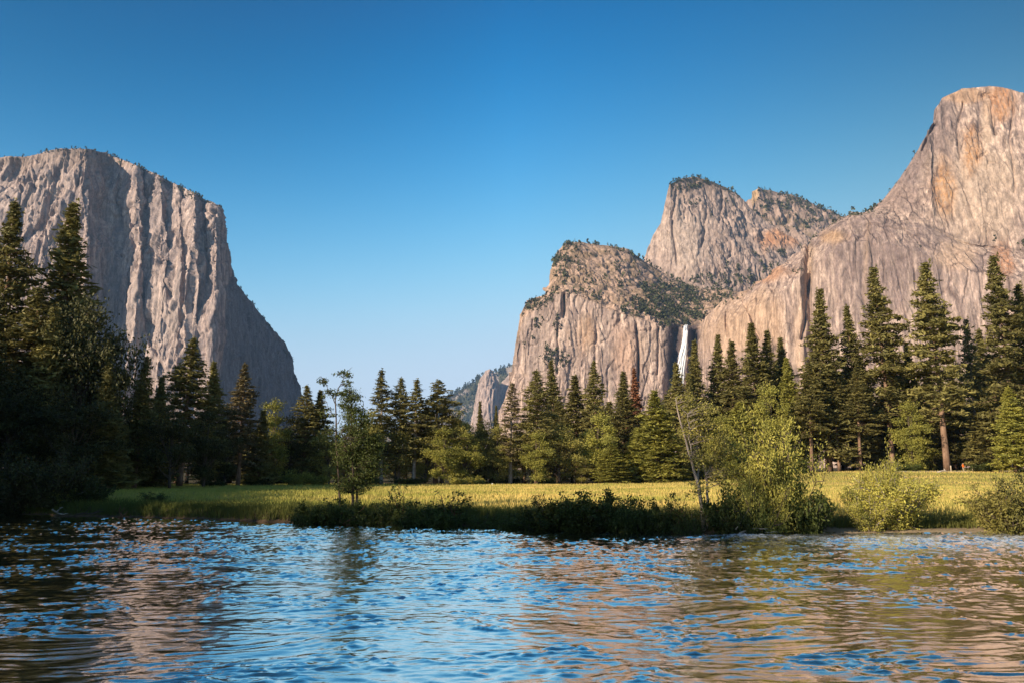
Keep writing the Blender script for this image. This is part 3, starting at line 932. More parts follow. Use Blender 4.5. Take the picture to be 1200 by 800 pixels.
def build_ground():
    def axis(stops):
        a = []
        for (s0, s1, st) in stops:
            a.append(np.arange(s0, s1, st))
        return np.unique(np.concatenate(a))
    xs = axis([(-9000, -2000, 1000), (-2000, -400, 100), (-400, -130, 12), (-130, -60, 1.6), (-60, 40, 0.4), (40, 130, 1.6), (130, 400, 12), (400, 2000, 100), (2000, 9001, 1000)])
    ys = axis([(-2400, -300, 300), (-300, -60, 15), (-60, -4, 2.5), (-4, 8, 0.4), (8, 30, 1.5), (30, 66, 0.3), (66, 180, 1.2), (180, 400, 8), (400, 2000, 80), (2000, 9601, 950)])
    X, Y = np.meshgrid(xs, ys, indexing='ij')
    Z = ground_h(X, Y)
    V = np.stack([X, Y, Z], -1)
    n0, n1 = X.shape
    i = np.arange(n0 - 1)[:, None] * n1
    j = np.arange(n1 - 1)[None]
    F = np.stack([i + j, i + n1 + j, i + n1 + j + 1, i + j + 1], -1).reshape(-1, 4)
    d = Y - bank_y(X)
    soil = 1 - sstep(0.35, 1.0, Z + 0.15 * perlin(X / 1.1, Y / 1.1, 0, 65))
    sand = sstep(12.5, 15.5, X) * (1 - sstep(20.5, 23.5, X)) * (1 - sstep(0.6, 2.2, d)) * (d > -4)
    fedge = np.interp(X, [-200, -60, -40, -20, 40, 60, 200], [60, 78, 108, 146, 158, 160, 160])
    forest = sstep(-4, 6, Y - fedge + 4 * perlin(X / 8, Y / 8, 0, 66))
    t = NT("meadow_ground")
    a1 = t.node("ShaderNodeAttribute", attribute_name="soil").outputs["Fac"]
    a2 = t.node("ShaderNodeAttribute", attribute_name="forest").outputs["Fac"]
    a3 = t.node("ShaderNodeAttribute", attribute_name="sand").outputs["Fac"]
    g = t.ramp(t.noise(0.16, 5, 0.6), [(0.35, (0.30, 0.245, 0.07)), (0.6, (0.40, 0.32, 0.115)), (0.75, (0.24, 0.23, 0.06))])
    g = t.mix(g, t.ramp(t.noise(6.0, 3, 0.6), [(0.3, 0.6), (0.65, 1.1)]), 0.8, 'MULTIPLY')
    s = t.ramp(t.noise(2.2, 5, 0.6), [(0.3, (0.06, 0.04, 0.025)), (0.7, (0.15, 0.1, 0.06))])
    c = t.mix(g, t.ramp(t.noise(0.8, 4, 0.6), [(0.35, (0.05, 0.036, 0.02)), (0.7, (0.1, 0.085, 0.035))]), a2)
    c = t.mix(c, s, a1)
    c = t.mix(c, t.ramp(t.noise(4, 3, 0.5), [(0.3, (0.24, 0.18, 0.11)), (0.7, (0.36, 0.28, 0.18))]), a3)
    m = t.surf(t.principled(c, 0.95, 0.1, t.bump(t.noise(9.0, 4, 0.6), 0.6, 0.08)).outputs[0])
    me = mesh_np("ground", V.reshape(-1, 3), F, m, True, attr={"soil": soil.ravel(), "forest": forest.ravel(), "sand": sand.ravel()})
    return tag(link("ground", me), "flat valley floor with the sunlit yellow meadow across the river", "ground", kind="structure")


build_ground()


def build_river():
    # rows get wider apart with distance from the near shore
    ys = [2.0]
    while ys[-1] < 70:
        ys.append(ys[-1] + 0.014 + 0.0033 * ys[-1])
    ys = np.array(ys + list(np.arange(72, 150, 2.0)))
    xs = np.concatenate([np.arange(-420, -46, 2.0), np.arange(-46, 32, 0.075), np.arange(32, 420, 2.0)])
    X, Y = np.meshgrid(xs, ys, indexing='ij')
    D = np.hypot(X, Y)
    wx = X + 1.6 * fbm(X / 5, Y / 5, 0, 2, 201)
    wy = Y + 1.2 * fbm(X / 5, Y / 5, 4, 2, 203)
    h = 0.022 * fbm(wx / 4.5, wy / 2.4, 0, 3, 205)
    h = h + 0.005 * fbm(wx / 1.5, wy / 0.8, 0.4, 2, 208)
    calm = sstep(-0.2, 0.5, fbm(wx / 2.4, wy / 1.5, 0.1, 3, 218) + 0.35 * fbm(X / 14, Y / 8, 0.1, 2, 221))
    far_ = 0.9 + 0.9 * sstep(12, 32, Y)
    fine = ridged(wx / 0.30, wy / 0.13, 0.3, 3, 215, 0.5)
    h = h + far_ * (0.0112 + 0.0080 * calm) * ridged(wx / 0.72, wy / 0.30, 0.9, 3, 212, 0.5)
    h = h + far_ * (0.0064 + 0.0044 * calm) * fine
    # ragged steep crests in the quicker water
    q1 = fbm(wx / 1.15, wy / 0.44, 3.3, 4, 227, 0.55)
    q2 = fbm(wx / 0.5, wy / 0.2, 5.3, 3, 229, 0.5)
    h = h + 0.020 * sstep(0.15, 0.75, calm) * np.exp(-(q1 / 0.13) ** 2) * (0.75 + 0.3 * fine) + 0.011 * (0.2 + calm) * np.exp(-(q2 / 0.17) ** 2)
    rough = np.exp(-(((X - 17.5) / 7.5) ** 2 + ((Y - 31.0) / 3.6) ** 2)) + np.exp(-(((X - 9.5) / 2.0) ** 2 + ((Y - 33.2) / 1.0) ** 2)) + 0.9 * np.exp(-(((X - 20.6) / 2.4) ** 2 + ((Y - 28.3) / 0.8) ** 2))
    chop = ridged(wx / 1.1, wy / 0.7, 2.2, 4, 220, 0.6)
    h = h + rough * 0.085 * chop
    foam = np.clip(rough * 0.8 * sstep(0.85, 1.5, chop + 0.5 * perlin(X / 0.4, Y / 0.25, 0, 230)), 0, 1)
    far = 1 - sstep(60, 75, Y)
    Z = h * far
    V = np.stack([X, Y, Z], -1)
    n0, n1 = X.shape
    i = np.arange(n0 - 1)[:, None] * n1
    j = np.arange(n1 - 1)[None]
    F = np.stack([i + j, i + n1 + j, i + n1 + j + 1, i + j + 1], -1).reshape(-1, 4)
    t = NT("river_water")
    fo = t.node("ShaderNodeAttribute", attribute_name="foam").outputs["Fac"]
    b = t.bump(t.noise(8.0, 4, 0.65, stretch=(0.4, 1.0, 1.0)), 0.35, 0.012)
    w = t.principled((0.010, 0.034, 0.052), 0.025, 0.5, b)
    w.inputs["IOR"].default_value = 1.333
    lw = t.node("ShaderNodeLayerWeight")
    lw.inputs["Blend"].default_value = 0.5
    t.link(b, lw.inputs["Normal"])
    gl = t.node("ShaderNodeBsdfGlossy")
    gl.inputs["Color"].default_value = (1.0, 0.955, 0.89, 1)
    gl.inputs["Roughness"].default_value = 0.03
    t.link(b, gl.inputs["Normal"])
    mr = t.node("ShaderNodeMapRange")
    for i, v in ((1, 0.44), (2, 0.80), (3, 0.02), (4, 0.97)):
        mr.inputs[i].default_value = v
    t.link(lw.outputs["Facing"], mr.inputs[0])
    wm = t.node("ShaderNodeMixShader")
    t.link(mr.outputs[0], wm.inputs[0])
    t.link(w.outputs[0], wm.inputs[1])
    t.link(gl.outputs[0], wm.inputs[2])
    f = t.principled((0.75, 0.78, 0.8), 0.6, 0.3)
    fn = t.ramp(t.noise(9.0, 4, 0.7), [(0.35, 0.0), (0.6, 1.0)])
    mu = t.node("ShaderNodeMath", operation='MULTIPLY')
    t.link(fo, mu.inputs[0])
    t.link(fn, mu.inputs[1])
    ms = t.node("ShaderNodeMixShader")
    t.link(mu.outputs[0], ms.inputs[0])
    t.link(wm.outputs[0], ms.inputs[1])
    t.link(f.outputs[0], ms.inputs[2])
    m = t.surf(ms.outputs[0])
    me = mesh_np("river", V.reshape(-1, 3), F, m, True, attr={"foam": foam.ravel()})
    return tag(link("river", me), "rippling blue river reflecting the sky and the sunlit cliffs", "river", kind="structure")


build_river()


def build_haze():
    x0, x1, y0, y1, z0, z1 = -9100.0, 9100.0, -2500.0, 9700.0, -5.0, 1700.0
    V = [(x, y, z) for x in (x0, x1) for y in (y0, y1) for z in (z0, z1)]
    F = np.array([(0, 1, 3, 2), (4, 6, 7, 5), (0, 4, 5, 1), (2, 3, 7, 6), (0, 2, 6, 4), (1, 5, 7, 3)])
    t = NT("haze_air")
    v = t.node("ShaderNodeVolumePrincipled")
    v.inputs["Color"].default_value = (0.35, 0.6, 1.0, 1)
    v.inputs["Density"].default_value = 3.6e-5
    t.link(v.outputs[0], t.out.inputs["Volume"])
    o = link("haze", mesh_np("haze", V, F, t.m))
    return tag(o, "thin blue haze in the air of the valley", "haze", kind="stuff")


build_haze()

# ------------------------------------------------------------------ plants
def cards_mesh(name, C, D1, L, Wd, mat, rng, roll=None):
    """Leaf-sized diamonds: centres C, long axes D1, half lengths L, half widths Wd."""
    D1 = D1 / (np.linalg.norm(D1, axis=-1)[:, None] + 1e-9)
    D2 = np.cross(D1, rng.normal(size=D1.shape))
    D2 /= np.linalg.norm(D2, axis=-1)[:, None] + 1e-9
    V = np.stack([C - D1 * L[:, None], C + D2 * Wd[:, None] - D1 * L[:, None] * 0.1, C + D1 * L[:, None], C - D2 * Wd[:, None] - D1 * L[:, None] * 0.1], 1).reshape(-1, 3)
    return mesh_np(name, V, np.arange(len(V)).reshape(-1, 4), mat)


def conifer(seed, H=40.0, R=4.2, base=0.12, nb=230, cards=8, shape=0.75, droop=0.25, sparse_low=0.5, card=0.5, mat='pine', bark='bark', tip=0.25, lumpy=0.35):
    r = np.random.default_rng(seed)
    tr = MB()
    n = 16
    t = np.linspace(0, 1, n)
    bend = np.cumsum(r.normal(size=(n, 2)) * 0.06, axis=0) * t[:, None]
    tp = np.stack([bend[:, 0], bend[:, 1], t * H * 0.985 - 0.3], -1)
    tr.tube(tp, 0.0098 * H * ((1 - t) ** 0.8 * 0.9 + 0.12 * np.exp(-t * 30) + 0.03), 8)
    side = fbm(np.cos(np.linspace(0, 6.28, 7)), np.sin(np.linspace(0, 6.28, 7)), seed * 0.37, 1, 7)
    C, D, S = [], [], []
    for k in range(nb):
        f = (k + r.uniform(0, 1)) / nb
        h = base + (0.985 - base) * f
        az = k * 2.399 + r.normal() * 0.5
        g = (h - base) / (1 - base)
        L = R * (1 - g) ** shape * (0.55 + 0.45 * min(1, g / 0.18 + 0.25))
        L *= 0.55 + 0.45 * min(1.0, (1 - g) / 0.3)
        L *= 1 + lumpy * float(perlin(math.cos(az) * 1.1, math.sin(az) * 1.1, h * 7.0 + seed * 3.1, 8)) * 1.6
        L *= r.uniform(0.72, 1.12)
        L = max(L, 0.22)
        if g < sparse_low and r.uniform() > 0.35 + 0.65 * g / sparse_low:
            if r.uniform() < 0.4:        # a bare dead branch
                p0 = np.array([np.interp(h, t, tp[:, 0]), np.interp(h, t, tp[:, 1]), h * H])
                d = np.array([math.cos(az), math.sin(az), -0.25])
                q = np.linspace(0, 1, 4)[:, None]
                tr.tube(p0 + d * q * L * 0.6, np.array([0.06, 0.05, 0.035, 0.012]) * H / 40, 3, False)
            continue
        up = 0.75 * (g - 0.45) + r.normal() * 0.1
        q = np.linspace(0, 1, 5)
        p0 = np.array([np.interp(h, t, tp[:, 0]), np.interp(h, t, tp[:, 1]), h * H])
        rad = np.stack([np.cos(az + 0.15 * q), np.sin(az + 0.15 * q)], -1) * (q * L)[:, None]
        zz = L * (up * q - droop * q ** 2 + tip * 0.6 * q ** 3)
        bp = p0 + np.concatenate([rad, zz[:, None]], 1)
        tr.tube(bp, np.linspace(0.055, 0.012, 5) * (0.4 + L / R) * H / 40, 3, False)
        m = max(3, int(L / 0.42))
        s = r.uniform(0.18, 1.0, m) ** 0.75
        c = np.stack([np.interp(s, q, bp[:, i]) for i in range(3)], -1)
        perp = np.array([-math.sin(az), math.cos(az), 0])
        off = r.normal(size=m) * 0.20 * L * (1.1 - 0.6 * s)
        c = c + perp * off[:, None] + r.normal(size=(m, 3)) * 0.10
        cc = np.repeat(c, cards, 0) + r.normal(size=(m * cards, 3)) * np.array([0.30, 0.30, 0.16]) * card * 2 * (0.35 + 0.65 * min(1.0, (1 - g) / 0.3))
        out = np.array([math.cos(az), math.sin(az), 0.45])
        dd = out * 0.55 + r.normal(size=(m * cards, 3)) * 0.75
        C.append(cc)
        D.append(dd)
        S.append(np.full(len(cc), 0.55 + 0.45 * min(1.0, (1 - g) / 0.3)))
    # leader
    m = 26
    S.append(np.full(m, 0.5))
    C.append(np.stack([r.normal(size=m) * 0.08, r.normal(size=m) * 0.08, H * (1 - 0.04 * r.uniform(-0.1, 1, m))], -1))
    D.append(np.stack([r.normal(size=m) * 0.4, r.normal(size=m) * 0.4, np.ones(m)], -1))
    C, D, S = np.concatenate(C), np.concatenate(D), np.concatenate(S)
    k = len(C)
    crown = cards_mesh("conifer_crown", C, D, card * S * r.uniform(0.6, 1.1, k), card * S * r.uniform(0.2, 0.34, k), M[mat], r)
    return {"H": H, "R": R, "trunk": tr.mesh("conifer_trunk", M[bark]), "crown": crown}


def broadleaf(seed, H=18.0, R=7.0, base=0.12, lobes=26, clusters=16, leaves=30, leaf=0.24, mat='oak', bark='dark_bark', top=1.0, conic=0.0, stems=1, spread=0.62):
    r = np.random.default_rng(seed)
    tr = MB()
    lob = []
    while len(lob) < lobes:
        p = r.uniform(-1, 1, 3)
        d = np.linalg.norm(p)
        if d > 1 or d < 0.25:
            continue
        z = base + (1 - base) * (0.5 + 0.5 * p[2])
        w = 1.0 - conic * (z - base) / (1 - base)
        w *= 1 + 0.25 * math.sin(math.atan2(p[1], p[0]) * 2 + seed)
        lob.append((p[0] * R * 0.82 * w, p[1] * R * 0.82 * w, z * H * 0.94))
    lob = np.array(lob)
    roots = [np.array([r.normal() * 0.5 * (stems > 1), r.normal() * 0.5 * (stems > 1), -0.3]) for _ in range(stems)]
    tops = []
    for rt_ in roots:
        n = 8
        t = np.linspace(0, 1, n)
        lean = r.normal(size=2) * R * (0.1 if stems == 1 else 0.35)
        pts = np.stack([rt_[0] + lean[0] * t ** 1.5 + r.normal(size=n) * 0.08, rt_[1] + lean[1] * t ** 1.5 + r.normal(size=n) * 0.08, rt_[2] + t * H * 0.8], -1)
        tr.tube(pts, 0.02 * H / (stems ** 0.4) * (1 - 0.85 * t) + 0.01, 7)
        tops.append(pts)
    C, D, LS = [], [], []
    for k, lc_ in enumerate(lob):
        st = tops[k % stems]
        zi = np.clip(lc_[2] * r.uniform(0.35, 0.7), 0.1 * H, 0.78 * H)
        p0 = np.array([np.interp(zi, st[:, 2], st[:, i]) for i in range(3)])
        q = np.linspace(0, 1, 5)[:, None]
        mid = p0 + (lc_ - p0) * q + np.array([0, 0, -0.12]) * np.sin(q * 3.14) * np.linalg.norm(lc_ - p0)
        tr.tube(mid, np.linspace(0.0075 * H, 0.0015 * H, 5), 5, False)
        rl = R * r.uniform(0.24, 0.4)
        for j in range(clusters):
            d = r.normal(size=3)
            d /= np.linalg.norm(d)
            d[2] = d[2] * 0.8 + 0.15
            c = lc_ + d * rl * r.uniform(0.45, 1.0) * np.array([1, 1, 0.72])
            if c[2] < 0.3:
                continue
            if j % 3 == 0:
                tr.tube(np.stack([lc_, (lc_ + c) / 2 + r.normal(size=3) * 0.05 * rl, c]), np.array([0.002, 0.0014, 0.0006]) * H, 3, False)
            m = int(leaves * r.uniform(0.5, 1.3))
            C.append(c + r.normal(size=(m, 3)) * rl * 0.26 * np.array([1, 1, 0.7]))
            D.append(r.normal(size=(m, 3)) + d * 0.4 + np.array([0, 0, -0.2]))
    C, D = np.concatenate(C), np.concatenate(D)
    k = len(C)
    crown = cards_mesh("leafy_crown", C, D, leaf * r.uniform(0.6, 1.15, k), leaf * r.uniform(0.35, 0.55, k), M[mat], r)
    return {"H": H, "R": R, "trunk": tr.mesh("leafy_trunk", M[bark]), "crown": crown}


def shrub(seed, H=3.0, R=2.4, stems=16, twigs=9, leaves=16, leaf=0.075, mat='shrub', bark='dark_bark', low=0.15, open_=0.0):
    r = np.random.default_rng(seed)
    tr = MB()
    C, D = [], []
    for s in range(stems):
        az = r.uniform(0, 2 * math.pi)
        out = R * math.sqrt(r.uniform(0.02, 1.0)) * 0.9
        h = H * r.uniform(0.55, 1.0) * (1 - 0.45 * (out / R) ** 2)
        n = 7
        t = np.linspace(0, 1, n)
        pts = np.stack([math.cos(az) * out * (0.12 + 0.88 * t ** 1.2), math.sin(az) * out * (0.12 + 0.88 * t ** 1.2), h * (t ** 0.85) - 0.15], -1)
        pts[1:] += r.normal(size=(n - 1, 3)) * 0.035 * R
        tr.tube(pts, np.linspace(0.012, 0.003, n) * H * r.uniform(0.7, 1.2), 5, False)
        for k in range(twigs):
            f = r.uniform(low, 1.0)
            p0 = np.array([np.interp(f, t, pts[:, i]) for i in range(3)])
            d = r.normal(size=3) + np.array([math.cos(az) * 0.5, math.sin(az) * 0.5, 0.5])
            d /= np.linalg.norm(d)
            ln = R * r.uniform(0.14, 0.34) * (1.15 - 0.5 * f)
            p1 = p0 + d * ln
            p1[2] = max(p1[2], 0.03)
            tr.tube(np.stack([p0, (p0 + p1) / 2 + r.normal(size=3) * 0.02 * R, p1]), np.array([0.004, 0.003, 0.0012]) * H, 3, False)
            m = int(leaves * r.uniform(0.6, 1.4))
            q = r.uniform(0.1, 1.1, m)[:, None]
            C.append(p0 + (p1 - p0) * q + r.normal(size=(m, 3)) * 0.06 * R)
            D.append(d * 0.6 + r.normal(size=(m, 3)) * 0.7)
    C, D = np.concatenate(C), np.concatenate(D)
    C[:, 2] = np.maximum(C[:, 2], 0.02)
    k = len(C)
    crown = cards_mesh("shrub_foliage", C, D, leaf * r.uniform(0.6, 1.2, k), leaf * r.uniform(0.28, 0.45, k), M[mat], r)
    return {"H": H, "R": R, "trunk": tr.mesh("shrub_stems", M[bark]), "crown": crown}


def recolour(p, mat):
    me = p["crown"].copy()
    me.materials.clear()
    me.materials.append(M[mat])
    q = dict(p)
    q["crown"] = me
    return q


PROTO = {
    'p1': conifer(1, R=4.3, base=0.16, nb=240, shape=0.72, lumpy=0.4),
    'p2': conifer(2, R=4.0, base=0.08, nb=270, shape=0.85, lumpy=0.35, droop=0.4),
    'p3': conifer(3, R=4.6, base=0.24, nb=210, shape=0.6, lumpy=0.55, sparse_low=0.6),
    'p4': conifer(4, R=3.6, base=0.10, nb=290, shape=0.8, lumpy=0.3, sparse_low=0.3),
    'p5': conifer(5, R=4.2, base=0.3, nb=190, shape=0.55, lumpy=0.6, sparse_low=0.5, droop=0.1),
    'f1': conifer(11, H=30, R=5.0, base=0.03, nb=320, cards=9, shape=0.8, droop=0.35, sparse_low=0.0, mat='fir', lumpy=0.25, card=0.46),
    'f2': conifer(12, H=30, R=4.6, base=0.05, nb=330, cards=9, shape=0.62, droop=0.3, sparse_low=0.1, mat='fir', lumpy=0.3, card=0.46),
    'f3': conifer(13, H=30, R=3.8, base=0.03, nb=300, cards=8, shape=0.9, droop=0.4, sparse_low=0.0, mat='pine', lumpy=0.25),
    'p6': conifer(6, R=4.0, base=0.34, nb=210, shape=0.7, lumpy=0.5, sparse_low=0.35),
    'p7': conifer(7, R=4.4, base=0.06, nb=300, shape=0.8, lumpy=0.5, sparse_low=0.2, droop=0.45),
    'p8': conifer(8, R=4.2, base=0.22, nb=250, shape=0.7, lumpy=0.65, sparse_low=0.8, droop=0.3),
    's1': conifer(21, R=3.2, base=0.2, nb=105, cards=8, shape=0.6, lumpy=0.6, sparse_low=0.7, mat='drypine', bark='pale_bark', card=0.55),
    's2': conifer(22, R=3.6, base=0.22, nb=130, cards=8, shape=0.7, lumpy=0.6, sparse_low=0.6, mat='pine', bark='pale_bark', card=0.55),
    'o1': broadleaf(31),
    'o2': broadleaf(32, H=18, R=6.0, base=0.08, lobes=28, conic=0.35),
    'o3': broadleaf(33, H=18, R=7.5, base=0.05, lobes=34, clusters=15),
    'w1': shrub(41, stems=26, twigs=14, leaves=18, leaf=0.15, low=0.03), 'w2': shrub(42, H=3, R=2.8, stems=30, twigs=14, leaves=18, leaf=0.16, low=0.03),
    'w3': shrub(43, H=3, R=1.8, stems=20, twigs=11, leaves=15, leaf=0.11, low=0.05),
}
PROTO['dd'] = recolour(PROTO['p4'], 'dead')
PROTO['q1'] = recolour(PROTO['p1'], 'drypine')
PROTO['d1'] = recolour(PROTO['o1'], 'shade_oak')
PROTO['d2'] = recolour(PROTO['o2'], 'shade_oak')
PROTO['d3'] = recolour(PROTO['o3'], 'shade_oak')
PROTO['g1'] = recolour(PROTO['o2'], 'fir')
PROTO['y1'] = recolour(PROTO['o3'], 'willow')
PROTO['v1'] = recolour(PROTO['w1'], 'willow')
PROTO['v2'] = recolour(PROTO['w2'], 'fir')

rng = random.Random(5)


def plant(name, proto, loc, sxy, sz, label, cat, group=None, rot=None, parts=("trunk", "crown")):
    e = bpy.data.objects.new(name, None)
    e.empty_display_size = 0.5
    COL.objects.link(e)
    e.location = loc
    e.scale = (sxy * rng.uniform(0.9, 1.12), sxy * rng.uniform(0.9, 1.12), sz)
    e.rotation_euler = (rng.gauss(0, 0.012), rng.gauss(0, 0.012), rng.uniform(0, 6.28) if rot is None else rot)
    link(parts[0], proto["trunk"], e)
    link(parts[1], proto["crown"], e)
    return tag(e, label, cat, group)


def tree(kind, px, top, Y, wpx, label, name=None, cat=None, group=None):
    p = PROTO[kind]
    x, y, z = at(px, top, Y)
    g = float(ground_h(x, y))
    H = z - g
    conif = kind[0] in 'pfsq' or kind == 'dd'
    wm = wpx * Y / FPX
    plant(name or ("conifer" if conif else "broadleaf_tree"), p, (x, y, g), wm * (1.4 if conif else 1.1) / (2 * p["R"]), H / p["H"], label,
          cat or "tree", group)


